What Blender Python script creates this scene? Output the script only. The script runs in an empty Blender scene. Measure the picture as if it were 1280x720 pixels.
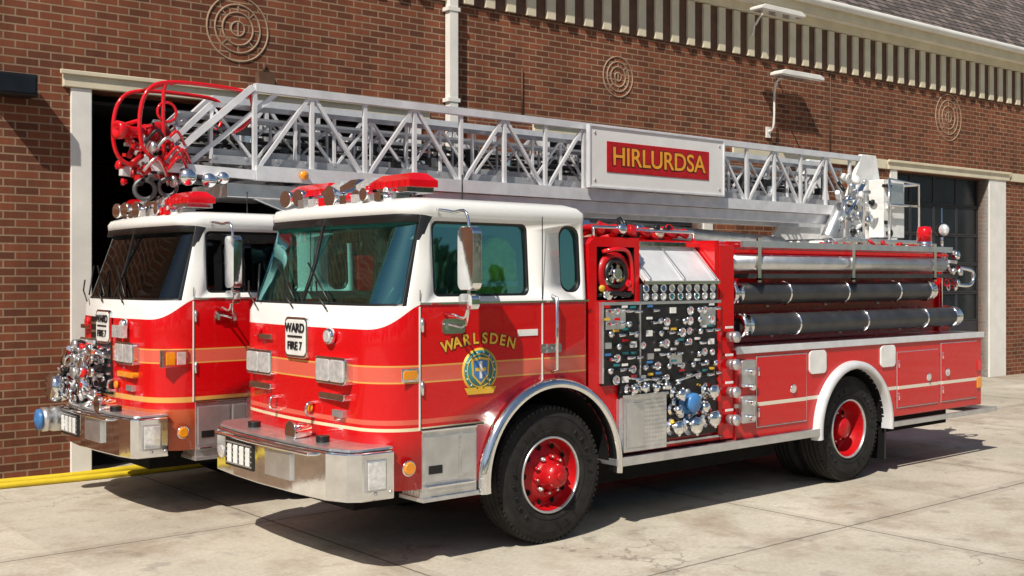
import bpy, bmesh, math, random
from mathutils import Vector, Matrix
random.seed(7)
scene = bpy.context.scene
R = math.radians

# ------------------------------------------------------------------ materials
def new_mat(name):
    m = bpy.data.materials.new(name); m.use_nodes = True
    nt = m.node_tree; b = nt.nodes["Principled BSDF"]
    return m, nt, b
def N(nt, t, **kw):
    n = nt.nodes.new(t)
    for k, v in kw.items(): setattr(n, k, v)
    return n
def L(nt, a, b): nt.links.new(a, b)
def math_n(nt, op, a, b=None, c=None):
    n = N(nt, 'ShaderNodeMath', operation=op)
    for i, q in enumerate((a, b, c)):
        if q is None: continue
        if isinstance(q, (int, float)): n.inputs[i].default_value = q
        else: L(nt, q, n.inputs[i])
    return n.outputs[0]
def mix_c(nt, f, a, b, mode='MIX'):
    n = N(nt, 'ShaderNodeMix', data_type='RGBA', blend_type=mode)
    if isinstance(f, (int, float)): n.inputs[0].default_value = f
    else: L(nt, f, n.inputs[0])
    for i, q in ((6, a), (7, b)):
        if isinstance(q, (tuple, list)): n.inputs[i].default_value = (q[0], q[1], q[2], 1)
        else: L(nt, q, n.inputs[i])
    return n.outputs[2]
def noise(nt, scale, detail=4, rough=.55, vec=None):
    n = N(nt, 'ShaderNodeTexNoise')
    n.inputs['Scale'].default_value = scale; n.inputs['Detail'].default_value = detail
    n.inputs['Roughness'].default_value = rough
    if vec is None:
        tc = N(nt, 'ShaderNodeTexCoord'); vec = tc.outputs['Object']
    L(nt, vec, n.inputs['Vector'])
    return n.outputs['Fac']
def ramp(nt, fac, stops, const=False):
    r = N(nt, 'ShaderNodeValToRGB'); cr = r.color_ramp
    if const: cr.interpolation = 'CONSTANT'
    while len(cr.elements) < len(stops): cr.elements.new(0.5)
    for e, (p, c) in zip(cr.elements, stops):
        e.position = p; e.color = (c[0], c[1], c[2], 1) if not isinstance(c, (int, float)) else (c, c, c, 1)
    L(nt, fac, r.inputs[0]); return r.outputs[0]
def bump(nt, b, h, s=.3, d=.01):
    n = N(nt, 'ShaderNodeBump'); n.inputs['Strength'].default_value = s; n.inputs['Distance'].default_value = d
    L(nt, h, n.inputs['Height']); L(nt, n.outputs[0], b.inputs['Normal'])

def simple(name, col, rough=.5, metal=0, coat=0, var=.12, vs=6, rvar=.1, bmp=0, bscale=60, spec=.5):
    m, nt, b = new_mat(name)
    nz = noise(nt, vs, 5)
    f = ramp(nt, nz, [(.3, 0.0), (.7, 1.0)])
    lo = tuple(c * (1 - var) for c in col); hi = tuple(min(1, c * (1 + var)) for c in col)
    L(nt, mix_c(nt, f, lo, hi), b.inputs['Base Color'])
    n2 = noise(nt, vs * 3.1, 4)
    L(nt, math_n(nt, 'MULTIPLY_ADD', n2, rvar * 2, rough - rvar), b.inputs['Roughness'])
    b.inputs['Metallic'].default_value = metal; b.inputs['Specular IOR Level'].default_value = spec
    b.inputs['Coat Weight'].default_value = coat; b.inputs['Coat Roughness'].default_value = .04
    if bmp: bump(nt, b, noise(nt, bscale, 3), bmp, .004)
    return m

RED = (.60, .003, .006)
M = {}
M['red'] = simple('red_paint', RED, .28, 0, .6, .08, 3, .08, spec=.25)
M['red_dull'] = simple('red_metal', (.46, .005, .009), .4, 0, .2, .2, 12, spec=.3)
M['white'] = simple('white_paint', (.80, .80, .78), .3, 0, .6, .05, 3, .06)
M['chrome'] = simple('chrome', (.88, .89, .90), .09, 1, 0, .08, 9, .05, .12, 14)
M['alu'] = simple('brushed_aluminium', (.66, .67, .68), .34, .85, 0, .12, 8, .1)
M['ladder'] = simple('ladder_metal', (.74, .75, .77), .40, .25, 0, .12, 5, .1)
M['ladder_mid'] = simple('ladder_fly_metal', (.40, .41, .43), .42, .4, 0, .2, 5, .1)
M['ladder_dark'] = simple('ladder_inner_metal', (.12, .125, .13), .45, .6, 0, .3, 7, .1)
M['black'] = simple('black_plastic', (.010, .010, .011), .4, 0, 0, .3)
M['rubber'] = simple('tyre_rubber', (.018, .017, .016), .75, 0, 0, .45, 10, .1, .25, 90, spec=.3)
M['hose'] = simple('hard_suction_rubber', (.034, .034, .037), .42, 0, .15, .35, 5)
M['under'] = simple('undercarriage', (.010, .010, .010), .85, spec=.1)
M['interior'] = simple('cab_interior', (.11, .125, .125), .7)
M['yellowjacket'] = simple('turnout_coat', (.72, .74, .05), .8, 0, 0, .35, 14)
M['amber'] = simple('amber_lens', (.85, .30, .01), .15, 0, .8)
M['redlens'] = simple('red_lens', (.68, .005, .012), .14, 0, .8, spec=.3)
M['lens'] = simple('clear_lens', (.80, .84, .86), .08, .45, 1.0, .25, 30)
M['white_item'] = simple('white_enamel', (.8, .8, .78), .35, 0, .4)
M['gold'] = simple('gold_leaf', (.78, .47, .05), .35, .1)
M['orange_leaf'] = simple('orange_leaf', (.85, .36, .03), .35, .0)
M['teal'] = simple('teal_enamel', (.02, .20, .22), .3, 0, .5)
M['blue'] = simple('blue_cap', (.05, .19, .46), .35, 0, .4)
M['yellow'] = simple('yellow_hose', (.70, .52, .02), .6)
M['cream'] = simple('cream_trim', (.68, .61, .45), .6, 0, 0, .1, 3)
M['creamwhite'] = simple('white_trim', (.80, .78, .73), .55, 0, 0, .08, 3)
M['frieze'] = simple('frieze_back', (.12, .06, .036), .8, 0, 0, .25, 6)
M['ring'] = simple('medallion_stone', (.34, .23, .155), .85, 0, 0, .25, 9)
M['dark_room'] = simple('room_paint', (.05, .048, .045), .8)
M['doorpanel'] = simple('garage_panel', (.04, .04, .045), .6, spec=.2)
M['doorglass'] = simple('garage_glass', (.012, .015, .02), .22, 0, 0, .5, 2, .08, spec=.2)

def diamond():
    m, nt, b = new_mat('diamond_plate')
    tc = N(nt, 'ShaderNodeTexCoord')
    w1 = N(nt, 'ShaderNodeTexVoronoi'); w1.inputs['Scale'].default_value = 28; w1.inputs['Randomness'].default_value = .15
    L(nt, tc.outputs['Object'], w1.inputs['Vector'])
    L(nt, ramp(nt, noise(nt, 7, 5), [(.3, (.55, .56, .57)), (.7, (.80, .81, .82))]), b.inputs['Base Color'])
    b.inputs['Metallic'].default_value = .85; b.inputs['Roughness'].default_value = .30
    bump(nt, b, w1.outputs['Distance'], .6, .005)
    return m
M['diamond'] = diamond()

def cab_paint(name, variant):
    m, nt, b = new_mat(name)
    tc = N(nt, 'ShaderNodeTexCoord'); sp = N(nt, 'ShaderNodeSeparateXYZ'); L(nt, tc.outputs['Object'], sp.inputs[0])
    x, y, z = sp.outputs
    zn = math_n(nt, 'DIVIDE', z, 3.0)
    peach = (.68, .115, .075); yel = (.70, .36, .09); cream = (.75, .64, .42)
    if variant == 0:
        st = [(0, RED), (.99, cream), (1.012, RED), (1.035, peach), (1.075, RED), (1.33, yel), (1.340, peach), (1.45, yel), (1.460, RED)]
    else:
        st = [(0, (.58, .10, .03)), (.93, RED), (.985, yel), (1.04, RED), (1.33, yel), (1.340, peach), (1.45, yel), (1.460, RED)]
    c = ramp(nt, zn, [(p / 3.0, q) for p, q in st], True)
    mr = N(nt, 'ShaderNodeMapRange'); mr.interpolation_type = 'SMOOTHSTEP'
    L(nt, x, mr.inputs[0]); mr.inputs[1].default_value = -1.48; mr.inputs[2].default_value = -1.12
    mr.inputs[3].default_value = 1.72; mr.inputs[4].default_value = 1.90
    isw = math_n(nt, 'GREATER_THAN', z, mr.outputs[0])
    c = mix_c(nt, isw, c, (.82, .82, .80))
    g = math_n(nt, 'MULTIPLY', noise(nt, 5, 6), math_n(nt, 'SUBTRACT', 1.05, z))
    g = math_n(nt, 'MAXIMUM', math_n(nt, 'MULTIPLY', g, .5), 0)
    c = mix_c(nt, math_n(nt, 'MINIMUM', g, .3), c, (.12, .08, .06))
    L(nt, c, b.inputs['Base Color'])
    L(nt, math_n(nt, 'MULTIPLY_ADD', noise(nt, 8, 4), .15, .2), b.inputs['Roughness'])
    b.inputs['Specular IOR Level'].default_value = .25
    b.inputs['Coat Weight'].default_value = .65; b.inputs['Coat Roughness'].default_value = .03
    bump(nt, b, noise(nt, 2.2, 2), .20, .02)
    return m
M['cab0'] = cab_paint('two_tone_paint', 0); M['cab1'] = cab_paint('two_tone_paint_ladder', 1)

def body_paint():
    m, nt, b = new_mat('body_paint')
    tc = N(nt, 'ShaderNodeTexCoord'); sp = N(nt, 'ShaderNodeSeparateXYZ'); L(nt, tc.outputs['Object'], sp.inputs[0])
    zn = math_n(nt, 'DIVIDE', sp.outputs[2], 3.0)
    c = ramp(nt, zn, [(0, RED), (.885 / 3, (.78, .72, .60)), (.915 / 3, RED)], True)
    g = math_n(nt, 'MULTIPLY', noise(nt, 5, 6), math_n(nt, 'SUBTRACT', 1.0, sp.outputs[2]))
    g = math_n(nt, 'MAXIMUM', math_n(nt, 'MULTIPLY', g, .5), 0)
    c = mix_c(nt, math_n(nt, 'MINIMUM', g, .3), c, (.12, .08, .06))
    L(nt, c, b.inputs['Base Color'])
    L(nt, math_n(nt, 'MULTIPLY_ADD', noise(nt, 8, 4), .15, .2), b.inputs['Roughness'])
    b.inputs['Specular IOR Level'].default_value = .25
    b.inputs['Coat Weight'].default_value = .65; b.inputs['Coat Roughness'].default_value = .03
    bump(nt, b, noise(nt, 2.2, 2), .20, .02)
    return m
M['body'] = body_paint()

def glass(name, tint, refl, gc):
    m = bpy.data.materials.new(name); m.use_nodes = True; nt = m.node_tree; nt.nodes.clear()
    o = N(nt, 'ShaderNodeOutputMaterial'); t = N(nt, 'ShaderNodeBsdfTransparent'); g = N(nt, 'ShaderNodeBsdfGlossy')
    t.inputs[0].default_value = (*tint, 1); g.inputs['Roughness'].default_value = .03
    g.inputs[0].default_value = (*gc, 1)
    f = N(nt, 'ShaderNodeFresnel'); f.inputs[0].default_value = 1.55
    bp = N(nt, 'ShaderNodeBump'); bp.inputs['Strength'].default_value = .2; bp.inputs['Distance'].default_value = .02
    L(nt, noise(nt, 1.8, 2), bp.inputs['Height']); L(nt, bp.outputs[0], g.inputs['Normal'])
    mx = N(nt, 'ShaderNodeMixShader')
    L(nt, math_n(nt, 'MULTIPLY_ADD', f.outputs[0], 1.0, refl), mx.inputs[0])
    L(nt, t.outputs[0], mx.inputs[1]); L(nt, g.outputs[0], mx.inputs[2]); L(nt, mx.outputs[0], o.inputs[0])
    return m
M['glass0'] = glass('tinted_glass', (.52, .92, .86), .26, (.42, .95, .92))
M['glass1'] = glass('dark_tinted_glass', (.14, .16, .16), .03, (.7, .8, .85))

def brick():
    m, nt, b = new_mat('brick_wall')
    tc = N(nt, 'ShaderNodeTexCoord'); sp = N(nt, 'ShaderNodeSeparateXYZ'); L(nt, tc.outputs['Object'], sp.inputs[0])
    cb = N(nt, 'ShaderNodeCombineXYZ')
    L(nt, math_n(nt, 'ADD', sp.outputs[0], sp.outputs[1]), cb.inputs[0]); L(nt, sp.outputs[2], cb.inputs[1])
    br = N(nt, 'ShaderNodeTexBrick'); L(nt, cb.outputs[0], br.inputs['Vector'])
    br.inputs['Scale'].default_value = 1; br.inputs['Brick Width'].default_value = .235
    br.inputs['Row Height'].default_value = .084; br.inputs['Mortar Size'].default_value = .0095
    br.inputs['Mortar Smooth'].default_value = .2; br.inputs['Bias'].default_value = -.15
    br.inputs['Color1'].default_value = (.27, .083, .043, 1); br.inputs['Color2'].default_value = (.105, .038, .024, 1)
    br.inputs['Mortar'].default_value = (.38, .27, .185, 1)
    big = ramp(nt, noise(nt, .7, 6), [(.3, (.72, .70, .68)), (.7, (1.12, 1.08, 1.0))])
    c = mix_c(nt, 1.0, br.outputs['Color'], big, 'MULTIPLY')
    # rain streaks
    mp = N(nt, 'ShaderNodeMapping'); mp.inputs['Scale'].default_value = (3.5, 3.5, .25); L(nt, tc.outputs['Object'], mp.inputs['Vector'])
    stv = ramp(nt, noise(nt, 1.0, 5, .6, mp.outputs[0]), [(.42, (.72, .70, .68)), (.6, (1.05, 1.05, 1.05))])
    c = mix_c(nt, .7, c, mix_c(nt, 1.0, c, stv, 'MULTIPLY'))
    c = mix_c(nt, math_n(nt, 'MULTIPLY', noise(nt, 30, 4), .3), c, (.16, .09, .06))
    L(nt, c, b.inputs['Base Color']); b.inputs['Roughness'].default_value = .92; b.inputs['Specular IOR Level'].default_value = .2
    h = math_n(nt, 'ADD', math_n(nt, 'SUBTRACT', 1, br.outputs['Fac']), math_n(nt, 'MULTIPLY', noise(nt, 60, 3), .4))
    bump(nt, b, h, .8, .008)
    return m
M['brick'] = brick()

def shingle():
    m, nt, b = new_mat('roof_shingles')
    tc = N(nt, 'ShaderNodeTexCoord')
    br = N(nt, 'ShaderNodeTexBrick'); L(nt, tc.outputs['Object'], br.inputs['Vector'])
    br.inputs['Scale'].default_value = 1; br.inputs['Brick Width'].default_value = .34; br.inputs['Row Height'].default_value = .17
    br.inputs['Mortar Size'].default_value = .022
    br.inputs['Color1'].default_value = (.22, .17, .15, 1); br.inputs['Color2'].default_value = (.07, .055, .05, 1); br.inputs['Mortar'].default_value = (.015, .015, .015, 1)
    L(nt, br.outputs['Color'], b.inputs['Base Color']); b.inputs['Roughness'].default_value = .95
    bump(nt, b, br.outputs['Fac'], .6, .01)
    return m
M['shingle'] = shingle()

def concrete():
    m, nt, b = new_mat('concrete')
    tc = N(nt, 'ShaderNodeTexCoord'); ob = tc.outputs['Object']
    base = ramp(nt, noise(nt, .55, 8, .62), [(.28, (.40, .355, .285)), (.5, (.55, .505, .42)), (.72, (.66, .61, .52))])
    fine = ramp(nt, noise(nt, 28, 6, .7), [(.3, .80), (.7, 1.08)])
    c = mix_c(nt, 1.0, base, fine, 'MULTIPLY')
    st = ramp(nt, noise(nt, .9, 6, .7), [(.50, 0.0), (.68, 1.0)])
    c = mix_c(nt, math_n(nt, 'MULTIPLY', st, .6), c, (.27, .19, .13))
    st2 = ramp(nt, noise(nt, 3.3, 5, .6), [(.58, 0.0), (.68, 1.0)])
    c = mix_c(nt, math_n(nt, 'MULTIPLY', st2, .34), c, (.10, .09, .08))
    sp = N(nt, 'ShaderNodeSeparateXYZ'); L(nt, ob, sp.inputs[0])
    wob = math_n(nt, 'MULTIPLY_ADD', noise(nt, 6, 3), .02, -.01)
    def joint(o, per, off, w=.010):
        q = math_n(nt, 'ADD', math_n(nt, 'ADD', o, off), wob)
        q = math_n(nt, 'FRACT', math_n(nt, 'DIVIDE', q, per))
        q = math_n(nt, 'ABSOLUTE', math_n(nt, 'SUBTRACT', q, .5))
        return math_n(nt, 'GREATER_THAN', q, .5 - w / per)
    j = math_n(nt, 'MAXIMUM', joint(sp.outputs[0], 3.6, 1.2), joint(sp.outputs[1], 3.3, 1.15))
    dv = N(nt, 'ShaderNodeVectorMath', operation='ADD'); L(nt, ob, dv.inputs[0])
    nv = N(nt, 'ShaderNodeTexNoise'); nv.inputs['Scale'].default_value = 1.7; nv.inputs['Detail'].default_value = 6; L(nt, ob, nv.inputs['Vector'])
    L(nt, nv.outputs['Color'], dv.inputs[1])
    vo = N(nt, 'ShaderNodeTexVoronoi', feature='DISTANCE_TO_EDGE'); vo.inputs['Scale'].default_value = .36; L(nt, dv.outputs[0], vo.inputs['Vector'])
    ck = math_n(nt, 'LESS_THAN', vo.outputs['Distance'], .0026)
    ck = math_n(nt, 'MULTIPLY', ck, math_n(nt, 'GREATER_THAN', noise(nt, .5, 2), .54))
    jj = math_n(nt, 'MAXIMUM', j, math_n(nt, 'MULTIPLY', ck, .55))
    jw = math_n(nt, 'MAXIMUM', joint(sp.outputs[0], 3.6, 1.2, .11), joint(sp.outputs[1], 3.3, 1.15, .11))
    c = mix_c(nt, math_n(nt, 'MULTIPLY', math_n(nt, 'MULTIPLY', jw, noise(nt, 4, 5)), .35), c, (.20, .16, .12))
    c = mix_c(nt, math_n(nt, 'MULTIPLY', jj, .75), c, (.09, .075, .06))
    # slab to slab tone difference
    fx = math_n(nt, 'FLOOR', math_n(nt, 'DIVIDE', math_n(nt, 'ADD', sp.outputs[0], 1.2 + 1.8), 3.6)); fy = math_n(nt, 'FLOOR', math_n(nt, 'DIVIDE', math_n(nt, 'ADD', sp.outputs[1], 1.15 + 1.65), 3.3))
    cc = N(nt, 'ShaderNodeCombineXYZ'); L(nt, fx, cc.inputs[0]); L(nt, fy, cc.inputs[1])
    wn = N(nt, 'ShaderNodeTexWhiteNoise'); L(nt, cc.outputs[0], wn.inputs['Vector'])
    tone = ramp(nt, wn.outputs['Value'], [(0, (.86, .85, .84)), (1, (1.08, 1.08, 1.07))])
    c = mix_c(nt, 1.0, c, tone, 'MULTIPLY')
    L(nt, c, b.inputs['Base Color']); b.inputs['Roughness'].default_value = .9; b.inputs['Specular IOR Level'].default_value = .25
    h = math_n(nt, 'SUBTRACT', math_n(nt, 'MULTIPLY', noise(nt, 45, 5), .5), jj)
    bump(nt, b, h, .45, .006)
    return m
M['concrete'] = concrete()
M['asphalt'] = simple('asphalt', (.055, .055, .055), .9, 0, 0, .25, 2, .05, .4, 80)
M['grass'] = simple('grass', (.06, .10, .03), .95, 0, 0, .35, 1.2, .04)
M['dirt'] = simple('brown_paving', (.20, .13, .08), .95, 0, 0, .45, 4, .04, .4, 40)
M['leaf'] = simple('leaf', (.055, .09, .025), .8, 0, 0, .5, .6)
M['bark'] = simple('bark', (.12, .09, .06), .95)

# ------------------------------------------------------------------ mesh builder
def basis(ax):
    w = Vector(ax).normalized()
    t = Vector((0, 0, 1)) if abs(w.z) < .9 else Vector((1, 0, 0))
    u = t.cross(w).normalized(); v = w.cross(u)
    return u, v, w
class MB:
    def __init__(s, name, parent=None, bevel=0.0):
        s.name, s.parent, s.bevel = name, parent, bevel
        s.v, s.f, s.m, s.s, s.mats = [], [], [], [], []
    def mi(s, mat):
        mat = M[mat] if isinstance(mat, str) else mat
        if mat not in s.mats: s.mats.append(mat)
        return s.mats.index(mat)
    def add(s, vs, fs, mat, smooth=False):
        o = len(s.v); s.v += [tuple(q) for q in vs]; k = s.mi(mat)
        for i, f in enumerate(fs):
            s.f.append([a + o for a in f]); s.m.append(k)
            s.s.append(smooth if isinstance(smooth, bool) else smooth[i])
    def box(s, x0, x1, y0, y1, z0, z1, mat):
        vs = [(x, y, z) for z in (z0, z1) for y in (y0, y1) for x in (x0, x1)]
        s.add(vs, [(0, 2, 3, 1), (4, 5, 7, 6), (0, 1, 5, 4), (2, 6, 7, 3), (0, 4, 6, 2), (1, 3, 7, 5)], mat)
    def beam(s, p0, p1, w, h, mat):
        p0, p1 = Vector(p0), Vector(p1); d = (p1 - p0)
        ax = d.normalized(); up = Vector((0, 0, 1)) if abs(ax.z) < .98 else Vector((1, 0, 0))
        sd = ax.cross(up).normalized(); up = sd.cross(ax)
        vs = []
        for p in (p0, p1):
            for a, b in ((-1, -1), (1, -1), (1, 1), (-1, 1)): vs.append(p + sd * a * w / 2 + up * b * h / 2)
        s.add(vs, [(0, 1, 2, 3), (7, 6, 5, 4), (0, 4, 5, 1), (1, 5, 6, 2), (2, 6, 7, 3), (3, 7, 4, 0)], mat)
    def lathe(s, prof, c, ax, mat, n=24, a0=0, a1=360, cap=True):
        u, v, w = basis(ax); c = Vector(c); full = abs(a1 - a0) >= 360
        nn = n if full else n + 1; vs = []
        for (r, h) in prof:
            for i in range(nn):
                a = R(a0 + (a1 - a0) * i / n); vs.append(c + u * (r * math.cos(a)) + v * (r * math.sin(a)) + w * h)
        fs = []; sm = []
        for k in range(len(prof) - 1):
            for i in range(n):
                j = (i + 1) % nn if full else i + 1
                fs.append((k * nn + i, k * nn + j, (k + 1) * nn + j, (k + 1) * nn + i)); sm.append(True)
        if cap and full:
            if prof[0][0] > 1e-4: fs.append(tuple(range(nn))); sm.append(False)
            if prof[-1][0] > 1e-4: fs.append(tuple(range((len(prof) - 1) * nn, len(prof) * nn))); sm.append(False)
        s.add(vs, fs, mat, sm)
    def cyl(s, p0, p1, r, mat, n=16, r1=None):
        p0, p1 = Vector(p0), Vector(p1); d = p1 - p0
        s.lathe([(r, 0), (r if r1 is None else r1, d.length)], p0, d, mat, n)
    def disc(s, c, ax, r, th, mat, n=20):
        s.lathe([(r, 0), (r, th * .7), (r * .9, th)], c, ax, mat, n)
    def ball(s, c, r, mat, sc=(1, 1, 1), n=12, half=False):
        vs = []; fs = []; m = n // 2
        for i in range(m + 1):
            th = math.pi * i / m * (.5 if half else 1)
            for j in range(n):
                ph = 2 * math.pi * j / n
                vs.append((c[0] + r * sc[0] * math.sin(th) * math.cos(ph), c[1] + r * sc[1] * math.sin(th) * math.sin(ph), c[2] + r * sc[2] * math.cos(th)))
        for i in range(m):
            for j in range(n):
                fs.append((i * n + j, i * n + (j + 1) % n, (i + 1) * n + (j + 1) % n, (i + 1) * n + j))
        s.add(vs, fs, mat, True)
    def bit(s, c, r, mat, ax=(-1, 0, 0)):
        """a random small fitting: cap, coupling, nut, ring or bracket"""
        t = random.random(); a = Vector(ax) + Vector((random.uniform(-.25, .25), random.uniform(-.25, .25), random.uniform(-.3, .3)))
        if t < .30: s.lathe([(r * .7, 0), (r * .7, r * .8), (r * 1.1, r * .9), (r * 1.1, r * 1.5), (r * .8, r * 1.7), (0, r * 1.75)], c, a, mat, 14)
        elif t < .52:
            d = Vector((random.gauss(0, 1), random.gauss(0, 1), random.gauss(0, 1))).normalized() * r * 1.6
            s.cyl(Vector(c) - d, Vector(c) + d, r * .5, mat, 10)
        elif t < .68: s.torus(c, a, r * .9, r * .25, mat, 16, 6)
        elif t < .84: s.lathe([(r, 0), (r, r * .8)], c, a, mat, 6)
        else:
            s.beam(Vector(c) - Vector((0, r, 0)), Vector(c) + Vector((0, r * 1.2, r * .3)), r * 1.0, r * .8, mat)
    def torus(s, c, ax, RR, r, mat, n=32, k=8, a0=0, a1=360):
        prof = [(RR + r * math.cos(2 * math.pi * i / k), r * math.sin(2 * math.pi * i / k)) for i in range(k + 1)]
        s.lathe(prof, c, ax, mat, n, a0, a1, False)
    def tube(s, pts, r, mat, n=8):
        pts = [Vector(p) for p in pts]; vs = []; pu = None
        for i, p in enumerate(pts):
            d = (pts[min(i + 1, len(pts) - 1)] - pts[max(i - 1, 0)]).normalized()
            if pu is None: u, v, _ = basis(d)
            else:
                u = (pu - d * pu.dot(d)).normalized(); v = d.cross(u)
            pu = u
            for j in range(n):
                a = 2 * math.pi * j / n; vs.append(p + u * r * math.cos(a) + v * r * math.sin(a))
        fs = [(i * n + j, i * n + (j + 1) % n, (i + 1) * n + (j + 1) % n, (i + 1) * n + j) for i in range(len(pts) - 1) for j in range(n)]
        sm = [True] * len(fs) + [False, False]
        fs += [tuple(range(n)), tuple(range((len(pts) - 1) * n, len(pts) * n))]
        s.add(vs, fs, mat, sm)
    def stube(s, pts, r, mat, n=10, sub=5):
        P = [Vector(p) for p in pts]; P = [P[0] * 2 - P[1]] + P + [P[-1] * 2 - P[-2]]; out = []
        for i in range(1, len(P) - 2):
            for k in range(sub):
                t = k / sub; a, b, c, d = P[i - 1], P[i], P[i + 1], P[i + 2]
                out.append(.5 * ((2 * b) + (c - a) * t + (2 * a - 5 * b + 4 * c - d) * t * t + (3 * b - a - 3 * c + d) * t ** 3))
        out.append(P[-2]); s.tube(out, r, mat, n)
    def prism(s, poly, ax, a, b, mat, smooth=False):
        n = len(poly)
        def P(p, t): return {'y': (p[0], t, p[1]), 'x': (t, p[0], p[1]), 'z': (p[0], p[1], t)}[ax]
        vs = [P(p, a) for p in poly] + [P(p, b) for p in poly]
        fs = [(i, (i + 1) % n, n + (i + 1) % n, n + i) for i in range(n)]
        sm = [smooth] * n + [False, False]
        s.add(vs, fs + [tuple(range(n)), tuple(range(n, 2 * n))], mat, sm)
    def loft(s, rings, mat, cap=True, smooth=True):
        n = len(rings[0]); vs = [p for r in rings for p in r]
        fs = [(k * n + i, k * n + (i + 1) % n, (k + 1) * n + (i + 1) % n, (k + 1) * n + i) for k in range(len(rings) - 1) for i in range(n)]
        sm = [smooth] * len(fs)
        if cap: fs += [tuple(range(n)), tuple(range((len(rings) - 1) * n, len(rings) * n))]; sm += [False, False]
        s.add(vs, fs, mat, sm)
    def finish(s):
        me = bpy.data.meshes.new(s.name); me.from_pydata(s.v, [], s.f)
        for m in s.mats: me.materials.append(m)
        for i, p in enumerate(me.polygons): p.material_index = s.m[i]; p.use_smooth = s.s[i]
        bm = bmesh.new(); bm.from_mesh(me); bmesh.ops.recalc_face_normals(bm, faces=bm.faces); bm.to_mesh(me); bm.free()
        o = bpy.data.objects.new(s.name, me); scene.collection.objects.link(o)
        if s.parent: o.parent = s.parent
        if s.bevel:
            b = o.modifiers.new('bevel', 'BEVEL'); b.width = s.bevel; b.segments = 2; b.limit_method = 'ANGLE'; b.angle_limit = R(50)
            b.harden_normals = False
        return o
def empty(name, loc=(0, 0, 0), rz=0):
    e = bpy.data.objects.new(name, None); scene.collection.objects.link(e); e.location = loc; e.rotation_euler = (0, 0, rz); return e
def rrect(x0, x1, z0, z1, r, n=5):
    p = []
    for cx, cz, a in ((x1 - r, z1 - r, 0), (x0 + r, z1 - r, 90), (x0 + r, z0 + r, 180), (x1 - r, z0 + r, 270)):
        for i in range(n + 1):
            t = R(a + 90 * i / n); p.append((cx + r * math.cos(t), cz + r * math.sin(t)))
    return p
def boolean(o, cutters):
    for c in cutters: c.parent = o.parent
    bpy.context.view_layer.update()
    for c in cutters:
        md = o.modifiers.new('b', 'BOOLEAN'); md.operation = 'DIFFERENCE'; md.object = c; md.solver = 'EXACT'
        try: md.material_mode = 'TRANSFER'
        except Exception: pass
    bpy.context.view_layer.update()
    dg = bpy.context.evaluated_depsgraph_get()
    me = bpy.data.meshes.new_from_object(o.evaluated_get(dg))
    for md in list(o.modifiers): o.modifiers.remove(md)
    o.data = me
def text(name, body, size, loc, face, mat, parent, ext=.004, sx=1, bold=.02):
    cu = bpy.data.curves.new(name, 'FONT'); cu.body = body; cu.size = size; cu.extrude = ext; cu.offset = size * bold
    cu.align_x = 'CENTER'; cu.align_y = 'CENTER'
    o = bpy.data.objects.new(name, cu); scene.collection.objects.link(o); o.parent = parent
    o.location = loc; o.rotation_euler = (R(90), 0, 0 if face == 'y' else R(-90)); o.scale = (sx, 1, 1)
    cu.materials.append(M[mat]); return o

# ------------------------------------------------------------------ cab
W = 2.20
LEV = [(.58, -1.48, .0, .33), (1.0, -1.50, .0, .35), (1.60, -1.51, .0, .35), (1.82, -1.50, .0, .34), (1.87, -1.47, .0, .33),
       (2.2, -1.345, .02, .27), (2.53, -1.215, .04, .20), (2.55, -1.245, .03, .20), (2.60, -1.25, .03, .20),
       (2.64, -1.225, .05, .19), (2.67, -1.14, .13, .15), (2.685, -1.0, .28, .10)]
def ring(z, xf, ins, rf, w, d=0, xr=.50):
    y0, y1 = ins + d, w - ins - d; xf += d; xr = xr - d - (ins if z > 2.6 else 0); rf = max(.04, rf - d); rb = .05
    p = []
    def arc(cx, cy, r, a, b, n):
        for i in range(n + 1):
            t = R(a + (b - a) * i / n); p.append([cx + r * math.cos(t), cy + r * math.sin(t), z])
    arc(xr - rb, y0 + rb, rb, 0, -90, 3)
    arc(xf + rf, y0 + rf, rf, -90, -180, 10)
    a, b = y0 + rf, y1 - rf; m = 8
    for i in range(1, m):
        s = i / m; p.append([xf - .05 * (1 - (2 * s - 1) ** 2), a + (b - a) * s, z])
    arc(xf + rf, y1 - rf, rf, 180, 90, 10)
    arc(xr - rb, y1 - rb, rb, 90, 0, 3)
    return p
def interp(z):
    for a, b in zip(LEV, LEV[1:]):
        if a[0] <= z <= b[0]:
            t = (z - a[0]) / (b[0] - a[0]); return tuple(a[i] + (b[i] - a[i]) * t for i in range(4))
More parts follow.
